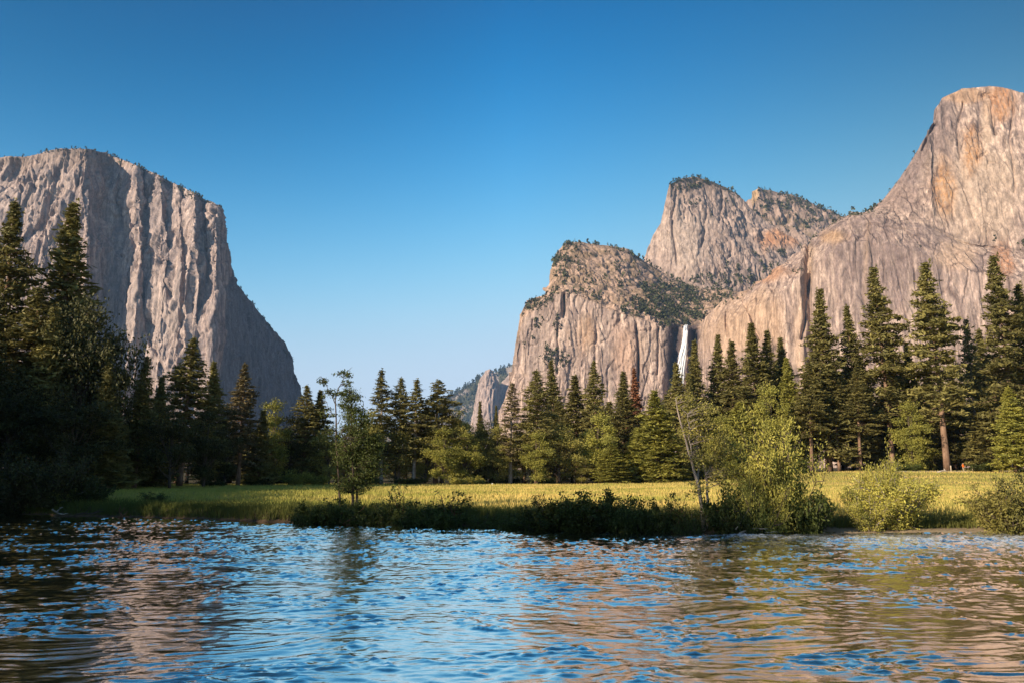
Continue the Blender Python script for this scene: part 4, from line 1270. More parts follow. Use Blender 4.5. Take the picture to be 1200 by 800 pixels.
GL = "dark conifers at the left edge"
GF = "front row of trees along the far side of the meadow"
GB = "trees filling the forest behind the front row"
TREES = [
    # left grove, close and in shade
    ('f3', 66, 360, 90, 60, "dense dark conifer filling the middle of the left grove", GL),
    ('p2', 0, 345, 92, 60, "dark pine just right of the photo's left edge, lower than the leftmost tall one", GL),
    ('f3', 134, 420, 92, 44, "dark pointed conifer on the outer right of the left grove", GL),
    ('p1', 18, 234, 96, 84, "tall dark pine nearest the left edge, tip over the monolith's pale face", GL),
    ('p2', 90, 233, 101, 92, "tall dark pine at the left, its tip in front of the monolith's shadowed gully", GL),
    ('p3', 46, 335, 92, 96, "lower dark pine between the two tall left pines", GL),
    ('d3', 108, 338, 94, 100, "dark round-headed tree under the second tall pine on the left", GL),
    ('d2', 138, 398, 96, 46, "dark tree on the right shoulder of the left grove", GL),
    ('d1', -10, 375, 86, 110, "dark broadleaf tree cut by the left edge of the photo", GL),
    ('d3', 20, 440, 84, 110, "low dark tree at the foot of the leftmost pine", GL),
    ('d1', 90, 450, 82, 100, "low black-green tree in front of the left grove", GL),
    ('f3', 122, 470, 86, 60, "dark bushy conifer at the right foot of the left grove", GL),
    ('p4', 169, 416, 100, 36, "slender dark pine first to the right of the left grove", GL),
    ('f3', 187, 440, 108, 40, "dark conifer between the slender pine and the broad sunlit-topped pine", GL),
    ('p1', 222, 394, 118, 58, "broad pine with a sunlit olive top under the monolith's pale face", GL),
    ('p4', 250, 422, 122, 38, "narrow pine directly below the monolith's sharp corner", GL),
    ('d1', 205, 470, 98, 60, "dark broadleaf tree at the foot of the broad olive pine", GL),
    ('d2', 244, 480, 104, 52, "dark rounded tree left of the sunlit straight pine", GL),
    ('q1', 287, 424, 128, 42, "straight sunlit brownish pine against the monolith's dark flank", GF),
    ('d2', 268, 476, 124, 40, "dark tree just left of the sunlit brownish pine", GF),
    ('g1', 322, 468, 136, 46, "rounded light green tree against the monolith's dark flank", GF),
    ('f3', 306, 480, 132, 34, "short dark conifer right of the sunlit brownish pine", GF),
    ('p1', 360, 450, 140, 42, "olive pine standing at the lower right end of the monolith", GF),
    ('p4', 374, 456, 142, 34, "darker pine touching the olive pine at the monolith's end", GF),
    ('d2', 342, 486, 138, 44, "dark round tree at the foot of the olive pine", GF),
    ('p1', -70, 250, 98, 84, "tall dark pine just beyond the left edge of the photo", GL),
    ('p7', -130, 280, 104, 80, "dark pine farther beyond the left edge of the photo", GL),
    ('d3', -100, 400, 92, 110, "low dark tree beyond the left edge of the photo", GL),
    ('p2', -200, 270, 112, 80, "dark pine well beyond the left edge of the photo", GL),
    ('d1', -180, 410, 100, 120, "dark round tree well beyond the left edge of the photo", GL),
    # middle
    ('o3', 388, 500, 140, 50, "dark shaded tree behind the thin leaning bank tree", GF),
    ('o1', 428, 476, 144, 46, "broadleaf tree behind the leafy dark bank tree", GF),
    ('s2', 450, 431, 148, 40, "highest thin pine left of the middle gap in the mountains", GF),
    ('p3', 470, 441, 150, 34, "thin pine second of the tight middle group", GF),
    ('s2', 487, 443, 150, 34, "thin pine with a tall bare pale trunk in the middle of the meadow edge", GF),
    ('p5', 512, 444, 152, 46, "pine with a spiky top where the sky meets the far ridge", GF),
    ('o2', 500, 478, 152, 48, "brownish green tree below the spiky-topped pine", GF),
    ('o1', 532, 474, 154, 52, "rounded olive oak left of the far ridge", GF),
    ('o3', 465, 490, 150, 60, "bushy tree among the bare trunks of the middle pines", GF),
    ('o1', 562, 488, 158, 58, "rounded olive oak below the pale far spire", GF),
    ('f3', 564, 469, 166, 18, "small pointed conifer in front of the pale far spire, left one of a pair", GF),
    ('f3', 580, 474, 168, 16, "small pointed conifer in front of the pale far spire, right one of a pair", GF),
    ('s1', 598, 447, 156, 32, "thin brown half-dead pine at the foot of the pinkish cliff's left end", GF),
    ('o2', 584, 498, 156, 46, "olive tree at the foot of the thin brown pine", GF),
    ('o1', 612, 492, 158, 44, "olive broadleaf tree between the thin brown pine and the pale-trunked pine", GF),
    ('p3', 628, 432, 156, 46, "dark-topped pine with one long pale trunk near the meadow's middle", GF),
    ('o1', 655, 492, 158, 56, "round olive oak right of the pale-trunked pine", GF),
    ('p2', 650, 420, 190, 34, "pine set back behind the pale-trunked pine", GF),
    ('p4', 675, 438, 178, 40, "soft grey-green pine left of the tallest middle pine", GF),
    ('p1', 698, 421, 172, 40, "pointed pine standing over the bright green cedar of the middle", GF),
    ('g1', 704, 484, 160, 50, "bright green dense round-topped cedar at the middle of the meadow edge", GF),
    ('o2', 681, 536, 156, 28, "small round pale bush-like tree at the meadow edge", GF),
    ('p4', 728, 434, 168, 36, "dense grey-green pine left of the rusty dead conifer", GF),
    ('dd', 742, 430, 186, 24, "rusty red dead conifer below the dark seam in the cliff", GF),
    ('f1', 768, 456, 158, 62, "wide bright green cone-shaped cedar left of the waterfall", GF),
    ('p2', 791, 424, 172, 40, "pine whose tip stands just in front of the waterfall's foot", GF),
    ('f3', 803, 436, 170, 26, "short dark conifer hiding the foot of the waterfall", GF),
    ('f2', 745, 500, 162, 36, "green cedar half hidden by the wide cone-shaped cedar", GF),
    ('g1', 520, 500, 148, 44, "light green rounded tree low in the middle of the forest edge", GF),
    ('g1', 630, 505, 152, 40, "light green tree at the foot of the pale-trunked pine", GF),
    ('f2', 716, 520, 154, 34, "small light green cedar right of the round-topped cedar", GF),
    ('g1', 545, 505, 150, 42, "light olive tree between the rounded oaks of the middle", GF),
    ('p6', 1000, 430, 162, 34, "slim pine with a bare reddish trunk just left of the very tall bare-trunked pine", GF),
    ('p6', 985, 450, 168, 30, "short-crowned pine with a bare trunk in the dark gap left of the tallest pines", GF),
    ('p7', 1045, 390, 176, 44, "shaggy dark pine filling the space between the two tallest pines", GF),
    ('p7', 915, 395, 176, 44, "shaggy pine behind the green cedar left of the high pines", GF),
    # right
    ('g1', 846, 486, 150, 46, "light green tree behind the pale leaning stems", GF),
    ('g1', 900, 450, 158, 46, "yellow-green tree over the top of the big bank willow", GF),
    ('p4', 814, 398, 172, 30, "first dark pine right of the waterfall", GF),
    ('p7', 836, 391, 176, 38, "pine with a fine tip against the wall, second right of the waterfall", GF),
    ('p2', 855, 398, 172, 42, "dark pine left of the big twin-topped fir", GF),
    ('p7', 882, 378, 168, 56, "big dense dark pine right of the waterfall", GF),
    ('p4', 898, 386, 170, 38, "dark pine leaning into the big dense one beside it", GF),
    ('f2', 868, 470, 160, 54, "round green tree behind the yellow-green bank tree", GF),
    ('f1', 922, 418, 166, 42, "medium green cedar left of the tall wall pines", GF),
    ('p6', 944, 424, 160, 40, "feathery olive pine with its bare lower trunk left of the row of high pines", GF),
    ('p7', 959, 338, 166, 54, "tall pine left of the row of high pines below the grey wall", GF),
    ('p6', 975, 420, 164, 34, "shorter pine with a bare lower trunk between two high pines", GF),
    ('p4', 992, 356, 168, 40, "narrow high pine between two taller ones", GF),
    ('p8', 1028, 311, 166, 58, "very tall pine with a long bare lit trunk", GF),
    ('f3', 1008, 415, 172, 40, "dark conifer filling the gap left of the very tall bare-trunked pine", GF),
    ('f1', 1060, 400, 172, 44, "shaded green conifer between the two tallest pines", GF),
    ('p8', 1088, 304, 160, 58, "very tall open-topped pine before the pale foot of the wall", GF),
    ('g1', 1064, 470, 158, 40, "low green broadleaf tree at the foot of the open-topped pine", GF),
    ('p7', 1110, 440, 170, 44, "shaggy green conifer right of the open-topped pine", GF),
    ('s2', 1130, 372, 172, 34, "pine with a long bare pinkish trunk right of the open-topped pine", GF),
    ('p4', 1146, 384, 182, 40, "dark pine filling the gap left of the rightmost giant", GF),
    ('p8', 1167, 297, 152, 58, "tallest pine near the right edge, with a leaning lit trunk", GF),
    ('p2', 1196, 330, 158, 56, "dark pine cut by the right edge of the photo", GF),
    ('f3', 1150, 460, 160, 44, "dark bushy conifer behind the orange figure", GF),
    ('f2', 1180, 452, 146, 44, "shaded olive cedar above the dark bank willow at the right", GF),
    ('p2', 1236, 345, 150, 60, "pine just beyond the right edge", GF),
]
for row in TREES:
    kind, px, top, Y, w, lab, grp = row
    tree(kind, px, top, Y, w, lab, group=grp)

# the rows behind: they fill the wood between the trunks of the front row
skyline = [(-60, 400), (140, 440), (200, 470), (300, 500), (420, 505), (520, 505), (600, 500), (640, 470), (700, 460), (760, 470), (800, 450), (850, 430), (900, 420), (940, 430), (1000, 415), (1100, 420), (1160, 400), (1260, 380)]
sx, sy = zip(*skyline)
for k in range(84):
    px = -40 + 1290 * (k + rng.uniform(0.1, 0.9)) / 84
    row = k % 3
    base_Y = np.interp(px, [0, 200, 400, 1200], [112, 140, 165, 182])
    Y = base_Y + (6, 22, 45)[row] + rng.uniform(0, 10)
    top = np.interp(px, sx, sy) + rng.uniform(0, 34)
    kind = rng.choice(['p2', 'p4', 'f3', 'p1', 'p7', 'p6', 'o2'])
    tree(kind, px, top, Y, rng.uniform(34, 50), "dark tree in the crowded rows behind the front trees of the forest edge", group=GB)


def bank_plant(kind, px, top, off, wpx, label, name="willow_shrub", cat="shrub", group=None, rot=None):
    """A plant rooted OFF metres behind the water's edge, seen at PX, reaching up to TOP."""
    p = PROTO[kind]
    xc = (px - CX) / FPX
    Y = 40.0
    for _ in range(12):
        Y = float(bank_y(xc / 1.005 * Y)) + off
    x = xc / 1.005 * Y
    g = float(ground_h(x, Y))
    H = at(px, top, Y)[2] - g
    return plant(name, p, (x, Y, g), wpx * Y / FPX / (2 * p["R"]), H / p["H"], label, cat, group, rot, ("stems", "foliage"))


GS = "shrubs along the far bank"
PROTO['y2'] = shrub(44, H=5, R=4.0, stems=30, twigs=13, leaves=40, leaf=0.09, mat='willow', low=0.03)
PROTO['y3'] = shrub(45, H=3.4, R=2.4, stems=30, twigs=12, leaves=32, leaf=0.075, mat='willow', bark='pale_bark', low=0.1)
PROTO['y4'] = shrub(47, H=3.6, R=3.0, stems=34, twigs=14, leaves=18, leaf=0.12, mat='oak', low=0.02)
PROTO['t1'] = shrub(46, H=3, R=1.6, stems=9, twigs=5, leaves=9, leaf=0.12, mat='shrub', bark='twig', low=0.35)
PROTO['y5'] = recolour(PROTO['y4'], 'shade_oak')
SHRUBS = [
    ('y5', 26, 528, 1.5, 90, "dark willow clump at the water's edge under the leftmost pines"),
    ('y5', 72, 520, 2.2, 80, "tall dark willow clump beside the bleached driftwood"),
    ('y5', -14, 545, 1.0, 80, "dark willow at the left edge of the photo"),
    ('w2', 112, 556, 4.0, 50, "low dark shrub between the left willows and the open grassy bank"),
    ('v2', 88, 566, 3.0, 34, "small greener shrub behind the fallen log"),
    ('w3', 186, 572, 6.0, 30, "small dark shrub where the shaded grass meets the left trees"),
    ('w1', 368, 584, 1.0, 44, "first dark bush right of the open grassy bank"),
    ('w2', 398, 580, 1.2, 52, "dark bush round the foot of the thin leaning bank tree"),
    ('w1', 428, 583, 1.0, 44, "dark bush under the leafy bank tree, beside the reddish dead branches"),
    ('w3', 455, 578, 0.4, 34, "grey-brown twiggy willow hanging over the water"),
    ('t1', 472, 556, 1.4, 36, "tall see-through shrub with few leaves against the bright meadow"),
    ('w2', 492, 583, 1.0, 54, "dark bush between the twiggy willow and the leafy sprays"),
    ('t1', 528, 566, 1.6, 62, "shrub with flat leafy sprays reaching over the sunlit meadow strip"),
    ('w1', 528, 590, 0.8, 50, "low dark bush below the flat leafy sprays"),
    ('w3', 566, 594, 1.0, 44, "low bush where the bank dips and meadow shows above it"),
    ('w2', 600, 598, 1.0, 52, "lowest bush of the middle bank, grass showing above it"),
    ('w1', 636, 582, 1.2, 56, "dark bush left of the big middle bank bush"),
    ('t1', 640, 572, 2.0, 50, "thin reddish-leaved shrub in front of the bright meadow"),
    ('w2', 676, 571, 1.4, 66, "dark green bush, left half of the big middle clump"),
    ('w1', 708, 570, 1.4, 64, "highest dark bush of the big middle clump"),
    ('w2', 738, 579, 1.0, 56, "dark bush on the right end of the big middle clump"),
    ('w1', 768, 582, 1.2, 50, "dark bush left of the pale-stemmed leaning tree"),
    ('t1', 790, 566, 1.6, 40, "feathery light shrub left of the pale-stemmed leaning tree"),
    ('w3', 806, 592, 0.8, 40, "low bush touching the foot of the pale-stemmed leaning tree"),
    ('w2', 850, 566, 1.4, 56, "black-green bush between the pale leaning stems and the yellow-green tree"),
    ('w1', 872, 590, 0.7, 40, "twiggy brown bush at the left foot of the yellow-green tree"),
    ('y2', 905, 468, 1.6, 122, "big yellow-green willow hanging to the water right of the pale leaning stems"),
    ('y2', 884, 530, 1.0, 80, "lower left skirt willow of the big yellow-green clump"),
    ('w2', 938, 560, 1.4, 60, "shaded right-hand bush of the big yellow-green clump"),
    ('y3', 1040, 540, 1.6, 104, "bright yellow-green round bush on the sunny bank"),
    ('y3', 1012, 568, 1.0, 60, "pale twiggy low bush, left part of the sunny bank clump"),
    ('y3', 1030, 520, 2.4, 44, "slim sapling standing up out of the bright round bush"),
    ('y4', 1172, 553, 0.0, 84, "dark olive willow at the right edge, trailing in the water"),
    ('y5', 1200, 545, 1.0, 84, "shaded willow cut by the right edge of the photo"),
]
for kind, px, top, off, w, lab in SHRUBS:
    bank_plant(kind, px, top, max(0.0, off - 0.9), w * 1.2, lab, group=GS)

# bright young growth along the forest edge
EDGE = [('v2', 350, 548, 132, 44, "bright green young shrub in the gap under the olive pines"),
        ('v2', 372, 552, 134, 30, "smaller green shrub beside the bright one under the olive pines"),
        ('v1', 556, 556, 148, 34, "light green low shrub at the meadow edge left of the white post"),
        ('v1', 538, 558, 146, 30, "light green low shrub below the rounded oak of the middle"),
        ('w1', 640, 556, 158, 40, "olive undergrowth right of the long pale trunk"),
        ('w2', 720, 554, 160, 40, "dark undergrowth under the grey-green pine"),
        ('w2', 838, 548, 160, 60, "dark undergrowth behind the pale leaning stems"),
        ('w1', 420, 556, 140, 50, "dark undergrowth behind the leafy bank tree"),
        ('w2', 480, 557, 148, 50, "dark undergrowth among the thin middle trunks"),
        ('w1', 600, 556, 160, 40, "dark undergrowth under the thin brown pine"),
        ('w2', 250, 560, 120, 40, "black undergrowth right of the left grove"),
        ('w1', 300, 558, 132, 44, "dark undergrowth below the sunlit brownish pine"),
        ('w2', 1062, 540, 158, 40, "undergrowth at the foot of the open-topped pine"),
        ('w1', 1150, 540, 152, 40, "low green undergrowth right of the orange figure")]
for kind, px, top, Y, w, lab in EDGE:
    p = PROTO[kind]
    x, y, z = at(px, top, Y)
    g = float(ground_h(x, y))
    plant("shrub", p, (x, y, g), w * Y / FPX / (2 * p["R"]), max(z - g, 0.8) / p["H"], lab, "shrub", "shrubs at the forest edge", parts=("stems", "foliage"))


# --- trees of the bank that have a shape of their own
def bank_point(px, off):
    xc = (px - CX) / FPX / 1.005
    Y = 40.0
    for _ in range(12):
        Y = float(bank_y(xc * Y)) + off
    return xc * Y, Y, float(ground_h(xc * Y, Y))


def traced_tree(name, base_px, off, stems, sprays, leaf, mat, bark, label, seed, leaves=26, spread=0.22, cat="tree"):
    """stems: [([(px, py)...], base radius, tip radius, depth)], sprays: [(px, py, rx_px, ry_px, clusters)]; own depth, rooted on the bank."""
    r = np.random.default_rng(seed)
    bx_, by_, bz_ = bank_point(base_px, off)
    tr = MB()
    C, D = [], []
    allp = []
    for pts, ra, rb, dep in stems:
        n = 14
        pts = np.array(pts, float)
        t0 = np.linspace(0, 1, len(pts))
        t = np.linspace(0, 1, n)
        px, py = np.interp(t, t0, pts[:, 0]), np.interp(t, t0, pts[:, 1])
        P = at_np(px, py, by_ + dep * t) - np.array([bx_, by_, bz_])
        P[1:-1] += r.normal(size=(n - 2, 3)) * 0.02
        tr.tube(P, np.linspace(ra, rb, n), 6)
        allp.append(P)
    AP = np.concatenate(allp)
    for (px, py, rx, ry, nc) in sprays:
        for k in range(nc):
            while True:
                a, b, d = r.uniform(-1, 1, 3)
                if a * a + b * b + d * d < 1:
                    break
            c = at_np(np.array(px + a * rx), np.array(py + b * ry), np.array(by_ + d * rx * by_ / FPX)) - np.array([bx_, by_, bz_])
            q = AP[AP[:, 2] < c[2] + 0.4]
            near = q[np.argmin(np.linalg.norm(q - c, axis=1) + 0.6 * np.maximum(0, q[:, 2] - c[2] + 0.1))]
            mid = (near + c) / 2 + r.normal(size=3) * 0.06 + np.array([0, 0, 0.05])
            tr.tube(np.stack([near, mid, c]), np.array([0.016, 0.011, 0.005]), 3, False)
            m = int(leaves * r.uniform(0.6, 1.4))
            s = r.uniform(0.35, 1.1, m)[:, None]
            C.append(mid + (c - mid) * s + r.normal(size=(m, 3)) * spread * np.array([1, 1, 0.55]))
            D.append(r.normal(size=(m, 3)) + (c - near) * 0.5 + np.array([0, 0, -0.3]))
    C, D = np.concatenate(C), np.concatenate(D)
    k = len(C)
    crown = cards_mesh("bank_tree_leaves", C, D, leaf * r.uniform(0.6, 1.2, k), leaf * r.uniform(0.3, 0.5, k), M[mat], r)
    e = bpy.data.objects.new(name, None)
    COL.objects.link(e)
    e.location = (bx_, by_, bz_)
    link("trunk", tr.mesh("bank_tree_trunk", M[bark]), e)
    link("crown", crown, e)
    return tag(e, label, cat, "single trees on the far bank")


traced_tree("slender_tree", 398, 1.6,
            [([(399, 606), (397, 560), (394, 510), (393, 470), (396, 455)], 0.075, 0.02, 0.0), ([(396, 455), (402, 445), (408, 434), (413, 430)], 0.03, 0.007, 0.5),
             ([(394, 475), (388, 462), (380, 446), (376, 440)], 0.025, 0.007, -0.4), ([(394, 490), (385, 478), (380, 462)], 0.02, 0.006, 0.3), ([(394, 500), (402, 482), (404, 470)], 0.02, 0.006, -0.3)],
            [(379, 446, 6, 7, 12), (387, 462, 10, 7, 12), (404, 438, 12, 4, 14), (410, 448, 7, 4, 8), (398, 460, 14, 5, 10), (385, 484, 12, 5, 10), (402, 474, 7, 5, 6), (390, 505, 12, 8, 10), (397, 540, 12, 14, 10)],
            0.085, 'shrub', 'dark_bark', "thin leaning tree on the bank with a few feathery sprays against the sky", 71, 13, 0.10)
traced_tree("leafy_bank_tree", 415, 1.8,
            [([(414, 606), (414, 560), (412, 510), (411, 470), (410, 456)], 0.09, 0.015, 0.0), ([(418, 606), (418, 570), (420, 530), (424, 490), (426, 470)], 0.08, 0.014, 0.6),
             ([(413, 540), (404, 520), (400, 505)], 0.035, 0.01, -0.8), ([(419, 545), (430, 530), (438, 518)], 0.035, 0.01, 0.6)],
            [(411, 470, 12, 16, 60), (416, 496, 20, 18, 110), (422, 520, 24, 18, 130), (404, 530, 16, 16, 70), (432, 545, 22, 18, 110), (414, 565, 26, 14, 90), (440, 520, 12, 16, 40)],
            0.07, 'shrub', 'dark_bark', "leafy dark tree with two straight stems on the bank left of the middle", 72, 26, 0.16)
traced_tree("leaning_pale_tree", 824, 0.9,
            [([(826, 624), (822, 590), (816, 560), (810, 535), (800, 505), (794, 480), (792, 466)], 0.10, 0.02, 0.0),
             ([(828, 624), (829, 590), (828, 560), (822, 535)], 0.085, 0.03, 0.5), ([(822, 590), (818, 555), (817, 520), (817, 490), (815, 476)], 0.065, 0.014, 0.9),
             ([(810, 535), (808, 505), (806, 485)], 0.035, 0.012, -0.7), ([(826, 560), (838, 535), (848, 515)], 0.05, 0.01, 0.6), ([(828, 610), (836, 606), (842, 600)], 0.03, 0.008, -0.5)],
            [(806, 474, 16, 12, 34), (826, 484, 18, 16, 46), (806, 502, 18, 14, 26), (832, 510, 20, 16, 52), (822, 537, 20, 14, 40), (846, 528, 14, 16, 36), (842, 556, 16, 14, 36), (816, 575, 14, 12, 16)],
            0.075, 'oak', 'pale_bark', "pale-stemmed leaning tree with thin yellowish foliage at the water's edge", 73, 15, 0.15)


# --- dead wood
def dead_wood(name, px, off, branches, mat, label, cat="driftwood", seed=1):
    r = np.random.default_rng(seed)
    x0, y0, z0 = bank_point(px, off)
    mb = MB()
    for pts, ra, rb, dep in branches:
        n = 9
        pts = np.array(pts, float)
        t0, t = np.linspace(0, 1, len(pts)), np.linspace(0, 1, 9)
        P = at_np(np.interp(t, t0, pts[:, 0]), np.interp(t, t0, pts[:, 1]), y0 + dep * t) - np.array([x0, y0, z0])
        P[1:-1] += r.normal(size=(n - 2, 3)) * 0.02
        mb.tube(P, np.linspace(ra, rb, n) * r.uniform(0.85, 1.15, n), 6)
    o = link(name, mb.mesh(name, M[mat]), None, (x0, y0, z0))
    return tag(o, label, cat, "dead wood on the far bank")


dead_wood("driftwood", 66, -0.6, [([(61, 596), (66, 600), (73, 602), (80, 601)], 0.06, 0.02, 0.3), ([(66, 600), (70, 595), (74, 594)], 0.05, 0.02, 0.2)], 'driftwood',
          "short bleached driftwood branch at the water's edge, far left", seed=2)
dead_wood("fallen_log", 110, -0.3, [([(90, 602.5), (98, 600.5), (107, 601), (115, 599), (123, 598.5)], 0.06, 0.025, 0.8), ([(100, 601), (104, 596), (106, 593)], 0.03, 0.01, 0.2), ([(110, 600), (115, 597), (121, 596)], 0.025, 0.01, 0.3)], 'dark_bark',
          "dark fallen branch lying along the water in the shade, right of the driftwood", cat="log", seed=3)
dead_wood("dead_branches", 420, -0.2, [([(402, 614), (414, 606), (424, 596), (428, 592)], 0.04, 0.012, -0.2), ([(406, 614), (420, 608), (432, 600)], 0.035, 0.01, 0.2), ([(410, 615), (416, 604), (418, 597)], 0.03, 0.01, 0.3),
                                       ([(400, 612), (398, 604), (402, 598)], 0.03, 0.01, 0.1), ([(420, 612), (436, 612), (446, 609)], 0.03, 0.01, -0.2)], 'twig',
          "tangle of reddish dead branches at the water below the leafy bank tree", cat="dead branches", seed=4)
dead_wood("dead_branches", 874, -0.3, [([(866, 624), (884, 618), (900, 619)], 0.04, 0.012, -0.3), ([(870, 624), (892, 622), (912, 623)], 0.035, 0.012, 0.1), ([(862, 620), (874, 602), (880, 590)], 0.03, 0.01, 0.2)], 'driftwood',
          "pale dead branches trailing in the water under the yellow-green willow", cat="dead branches", seed=5)
dead_wood("root_tangle", 142, -0.1, [([(140, 606), (142, 600), (146, 594)], 0.06, 0.02, 0.2), ([(138, 606), (146, 603), (150, 598)], 0.05, 0.02, 0.2), ([(144, 606), (140, 598), (141, 592)], 0.05, 0.015, 0.1)], 'twig',
          "small reddish root tangle on the shaded grassy bank", cat="roots", seed=6)


# --- grass: nobody could count it
def grass(name, n, region, hmin, hmax, width, palette, label, seed, kind="stuff"):
    r = np.random.default_rng(seed)
    x, y = region(r, n)
    z = ground_h(x, y)
    keep = z > 0.12
    x, y, z = x[keep], y[keep], z[keep]
    n = len(x)
    h = r.uniform(hmin, hmax, n) * (1 + 0.5 * perlin(x / 1.7, y / 1.7, 0.3, 70))
    a = r.uniform(0, 2 * math.pi, n)
    w = width * r.uniform(0.6, 1.3, n)
    dx, dy = np.cos(a) * w, np.sin(a) * w
    lean = r.normal(size=(n, 2)) * 0.28 * h[:, None]
    B0 = np.stack([x - dx, y - dy, z - 0.03], -1)
    B1 = np.stack([x + dx, y + dy, z - 0.03], -1)
    M0 = np.stack([x + dx * 0.7 + lean[:, 0] * 0.4, y + dy * 0.7 + lean[:, 1] * 0.4, z + h * 0.6], -1)
    M1 = np.stack([x - dx * 0.7 + lean[:, 0] * 0.4, y - dy * 0.7 + lean[:, 1] * 0.4, z + h * 0.6], -1)
    T = np.stack([x + lean[:, 0], y + lean[:, 1], z + h], -1)
    V = np.stack([B0, B1, M0, M1, T], 1).reshape(-1, 3)
    i = np.arange(n)[:, None] * 5
    Q = i + np.array([[0, 1, 2, 3]])
    Tt = i + np.array([[3, 2, 4]])
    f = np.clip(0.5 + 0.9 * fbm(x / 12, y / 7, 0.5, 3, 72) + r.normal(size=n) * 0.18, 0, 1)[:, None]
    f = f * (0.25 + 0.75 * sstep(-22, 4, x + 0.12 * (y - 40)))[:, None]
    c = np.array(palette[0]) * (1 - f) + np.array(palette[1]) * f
    c = np.repeat(c, 5, 0)
    t = NT(name)
    at_ = t.node("ShaderNodeAttribute", attribute_name="tint")
    p = t.principled(at_.outputs["Color"], 0.75, 0.15)
    tl = t.node("ShaderNodeBsdfTranslucent")
    t.link(at_.outputs["Color"], tl.inputs["Color"])
    ms = t.node("ShaderNodeMixShader")
    ms.inputs[0].default_value = 0.3
    t.link(p.outputs[0], ms.inputs[1])
    t.link(tl.outputs[0], ms.inputs[2])
    m = t.surf(ms.outputs[0])
    return tag(link(name, mesh_np(name, V, [Q, Tt], m, False, c)), label, "grass", kind=kind)


def region_meadow(r, n):
    u = r.uniform(0, 1, n)
    y = 36 + 122 * u ** 1.35
    x = r.uniform(-0.67, 0.70, n) * (y + 4)
    d = y - bank_y(x)
    k = (d > 2.0)
    return x[k], y[k]


def region_bank(r, n):
    x = r.uniform(-46, 31, n)
    d = r.exponential(1.6, n) + 0.1
    gentle = (x > 13.0) & (x < 22.5)
    d = np.where(gentle, d + 1.2 * r.uniform(0.5, 1.4, n), d)
    y = bank_y(x) + d
    return x, y


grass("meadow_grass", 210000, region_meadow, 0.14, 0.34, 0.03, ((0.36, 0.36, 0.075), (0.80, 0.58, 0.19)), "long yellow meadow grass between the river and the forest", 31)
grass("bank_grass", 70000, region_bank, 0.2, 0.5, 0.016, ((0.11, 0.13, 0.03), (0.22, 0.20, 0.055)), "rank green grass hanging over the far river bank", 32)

# --- small made things at the meadow's edge
t_ = NT("road_surface")
road_mat = t_.surf(t_.principled(t_.ramp(t_.noise(1.2, 4, 0.6), [(0.3, (0.2, 0.18, 0.16)), (0.7, (0.3, 0.27, 0.24))]), 0.9, 0.2).outputs[0])


def build_road():
    n = 40
    px = np.linspace(1040, 1300, n)
    X = np.array([at(p, 552, 158)[0] for p in px])
    V, F = [], []
    for i, x in enumerate(X):
        for k, y in enumerate((155.0, 155.35, 158.6, 159.0)):
            V.append((x, y, float(ground_h(x, 157)) + (0.12 if k in (1, 2) else -0.1)))
    for i in range(n - 1):
        for k in range(3):
            F.append((i * 4 + k, i * 4 + 4 + k, i * 4 + 5 + k, i * 4 + 1 + k))
    return tag(link("road", mesh_np("road", V, np.array(F), road_mat)), "strip of pale road behind the meadow at the right", "road", kind="structure")


build_road()
t_ = NT("weathered_post")
post_mat = t_.surf(t_.principled(t_.ramp(t_.noise(7, 4, 0.6, stretch=(1, 1, 0.2)), [(0.3, (0.34, 0.27, 0.2)), (0.7, (0.55, 0.46, 0.36))]), 0.9, 0.15).outputs[0])
t_ = NT("white_painted_wood")
white_mat = t_.surf(t_.principled(t_.ramp(t_.noise(5, 3, 0.6), [(0.3, (0.66, 0.64, 0.6)), (0.7, (0.8, 0.79, 0.76))]), 0.7, 0.3).outputs[0])


def post(px, top, Y, half, mat, label):
    x, y, z = at(px, top, Y)
    g = float(ground_h(x, y))
    h = z - g
    mb = MB()
    s = half
    mb.tube([(0, 0, -0.3), (0, 0, h - s * 0.9), (0, 0, h - s * 0.25), (0, 0, h)], [s, s, s * 0.85, s * 0.35], 8)
    o = link("post", mb.mesh("post", mat), None, (x, y, g))
    return tag(o, label, "post")


post(577, 565.5, 142, 0.13, white_mat, "short white post at the sunlit meadow edge left of the long pale trunk")
post(1114, 545, 153, 0.13, post_mat, "pale wooden roadside post left of the orange figure")
post(1139.5, 545, 153, 0.11, post_mat, "pale wooden roadside post right of the orange figure")
xg, yg, zg = at(1105, 554, 149)
gg = float(ground_h(xg, yg))
mb = MB()
mb.tube([(-1.0, 0, 0.1), (-0.2, 0.1, 0.3), (0.35, 0.1, 0.42), (0.6, 0.2, 0.5)], [0.15, 0.14, 0.12, 0.1], 7)
mb.tube([(0.25, 0, 0.75), (0.5, 0.05, 0.4), (0.75, 0.1, 0.02)], [0.09, 0.09, 0.08], 7)
tag(link("fallen_log", mb.mesh("fallen_log", M['driftwood']), None, (xg, yg, gg)), "pale fallen log lying by the road at the foot of the open-topped pine", "log")


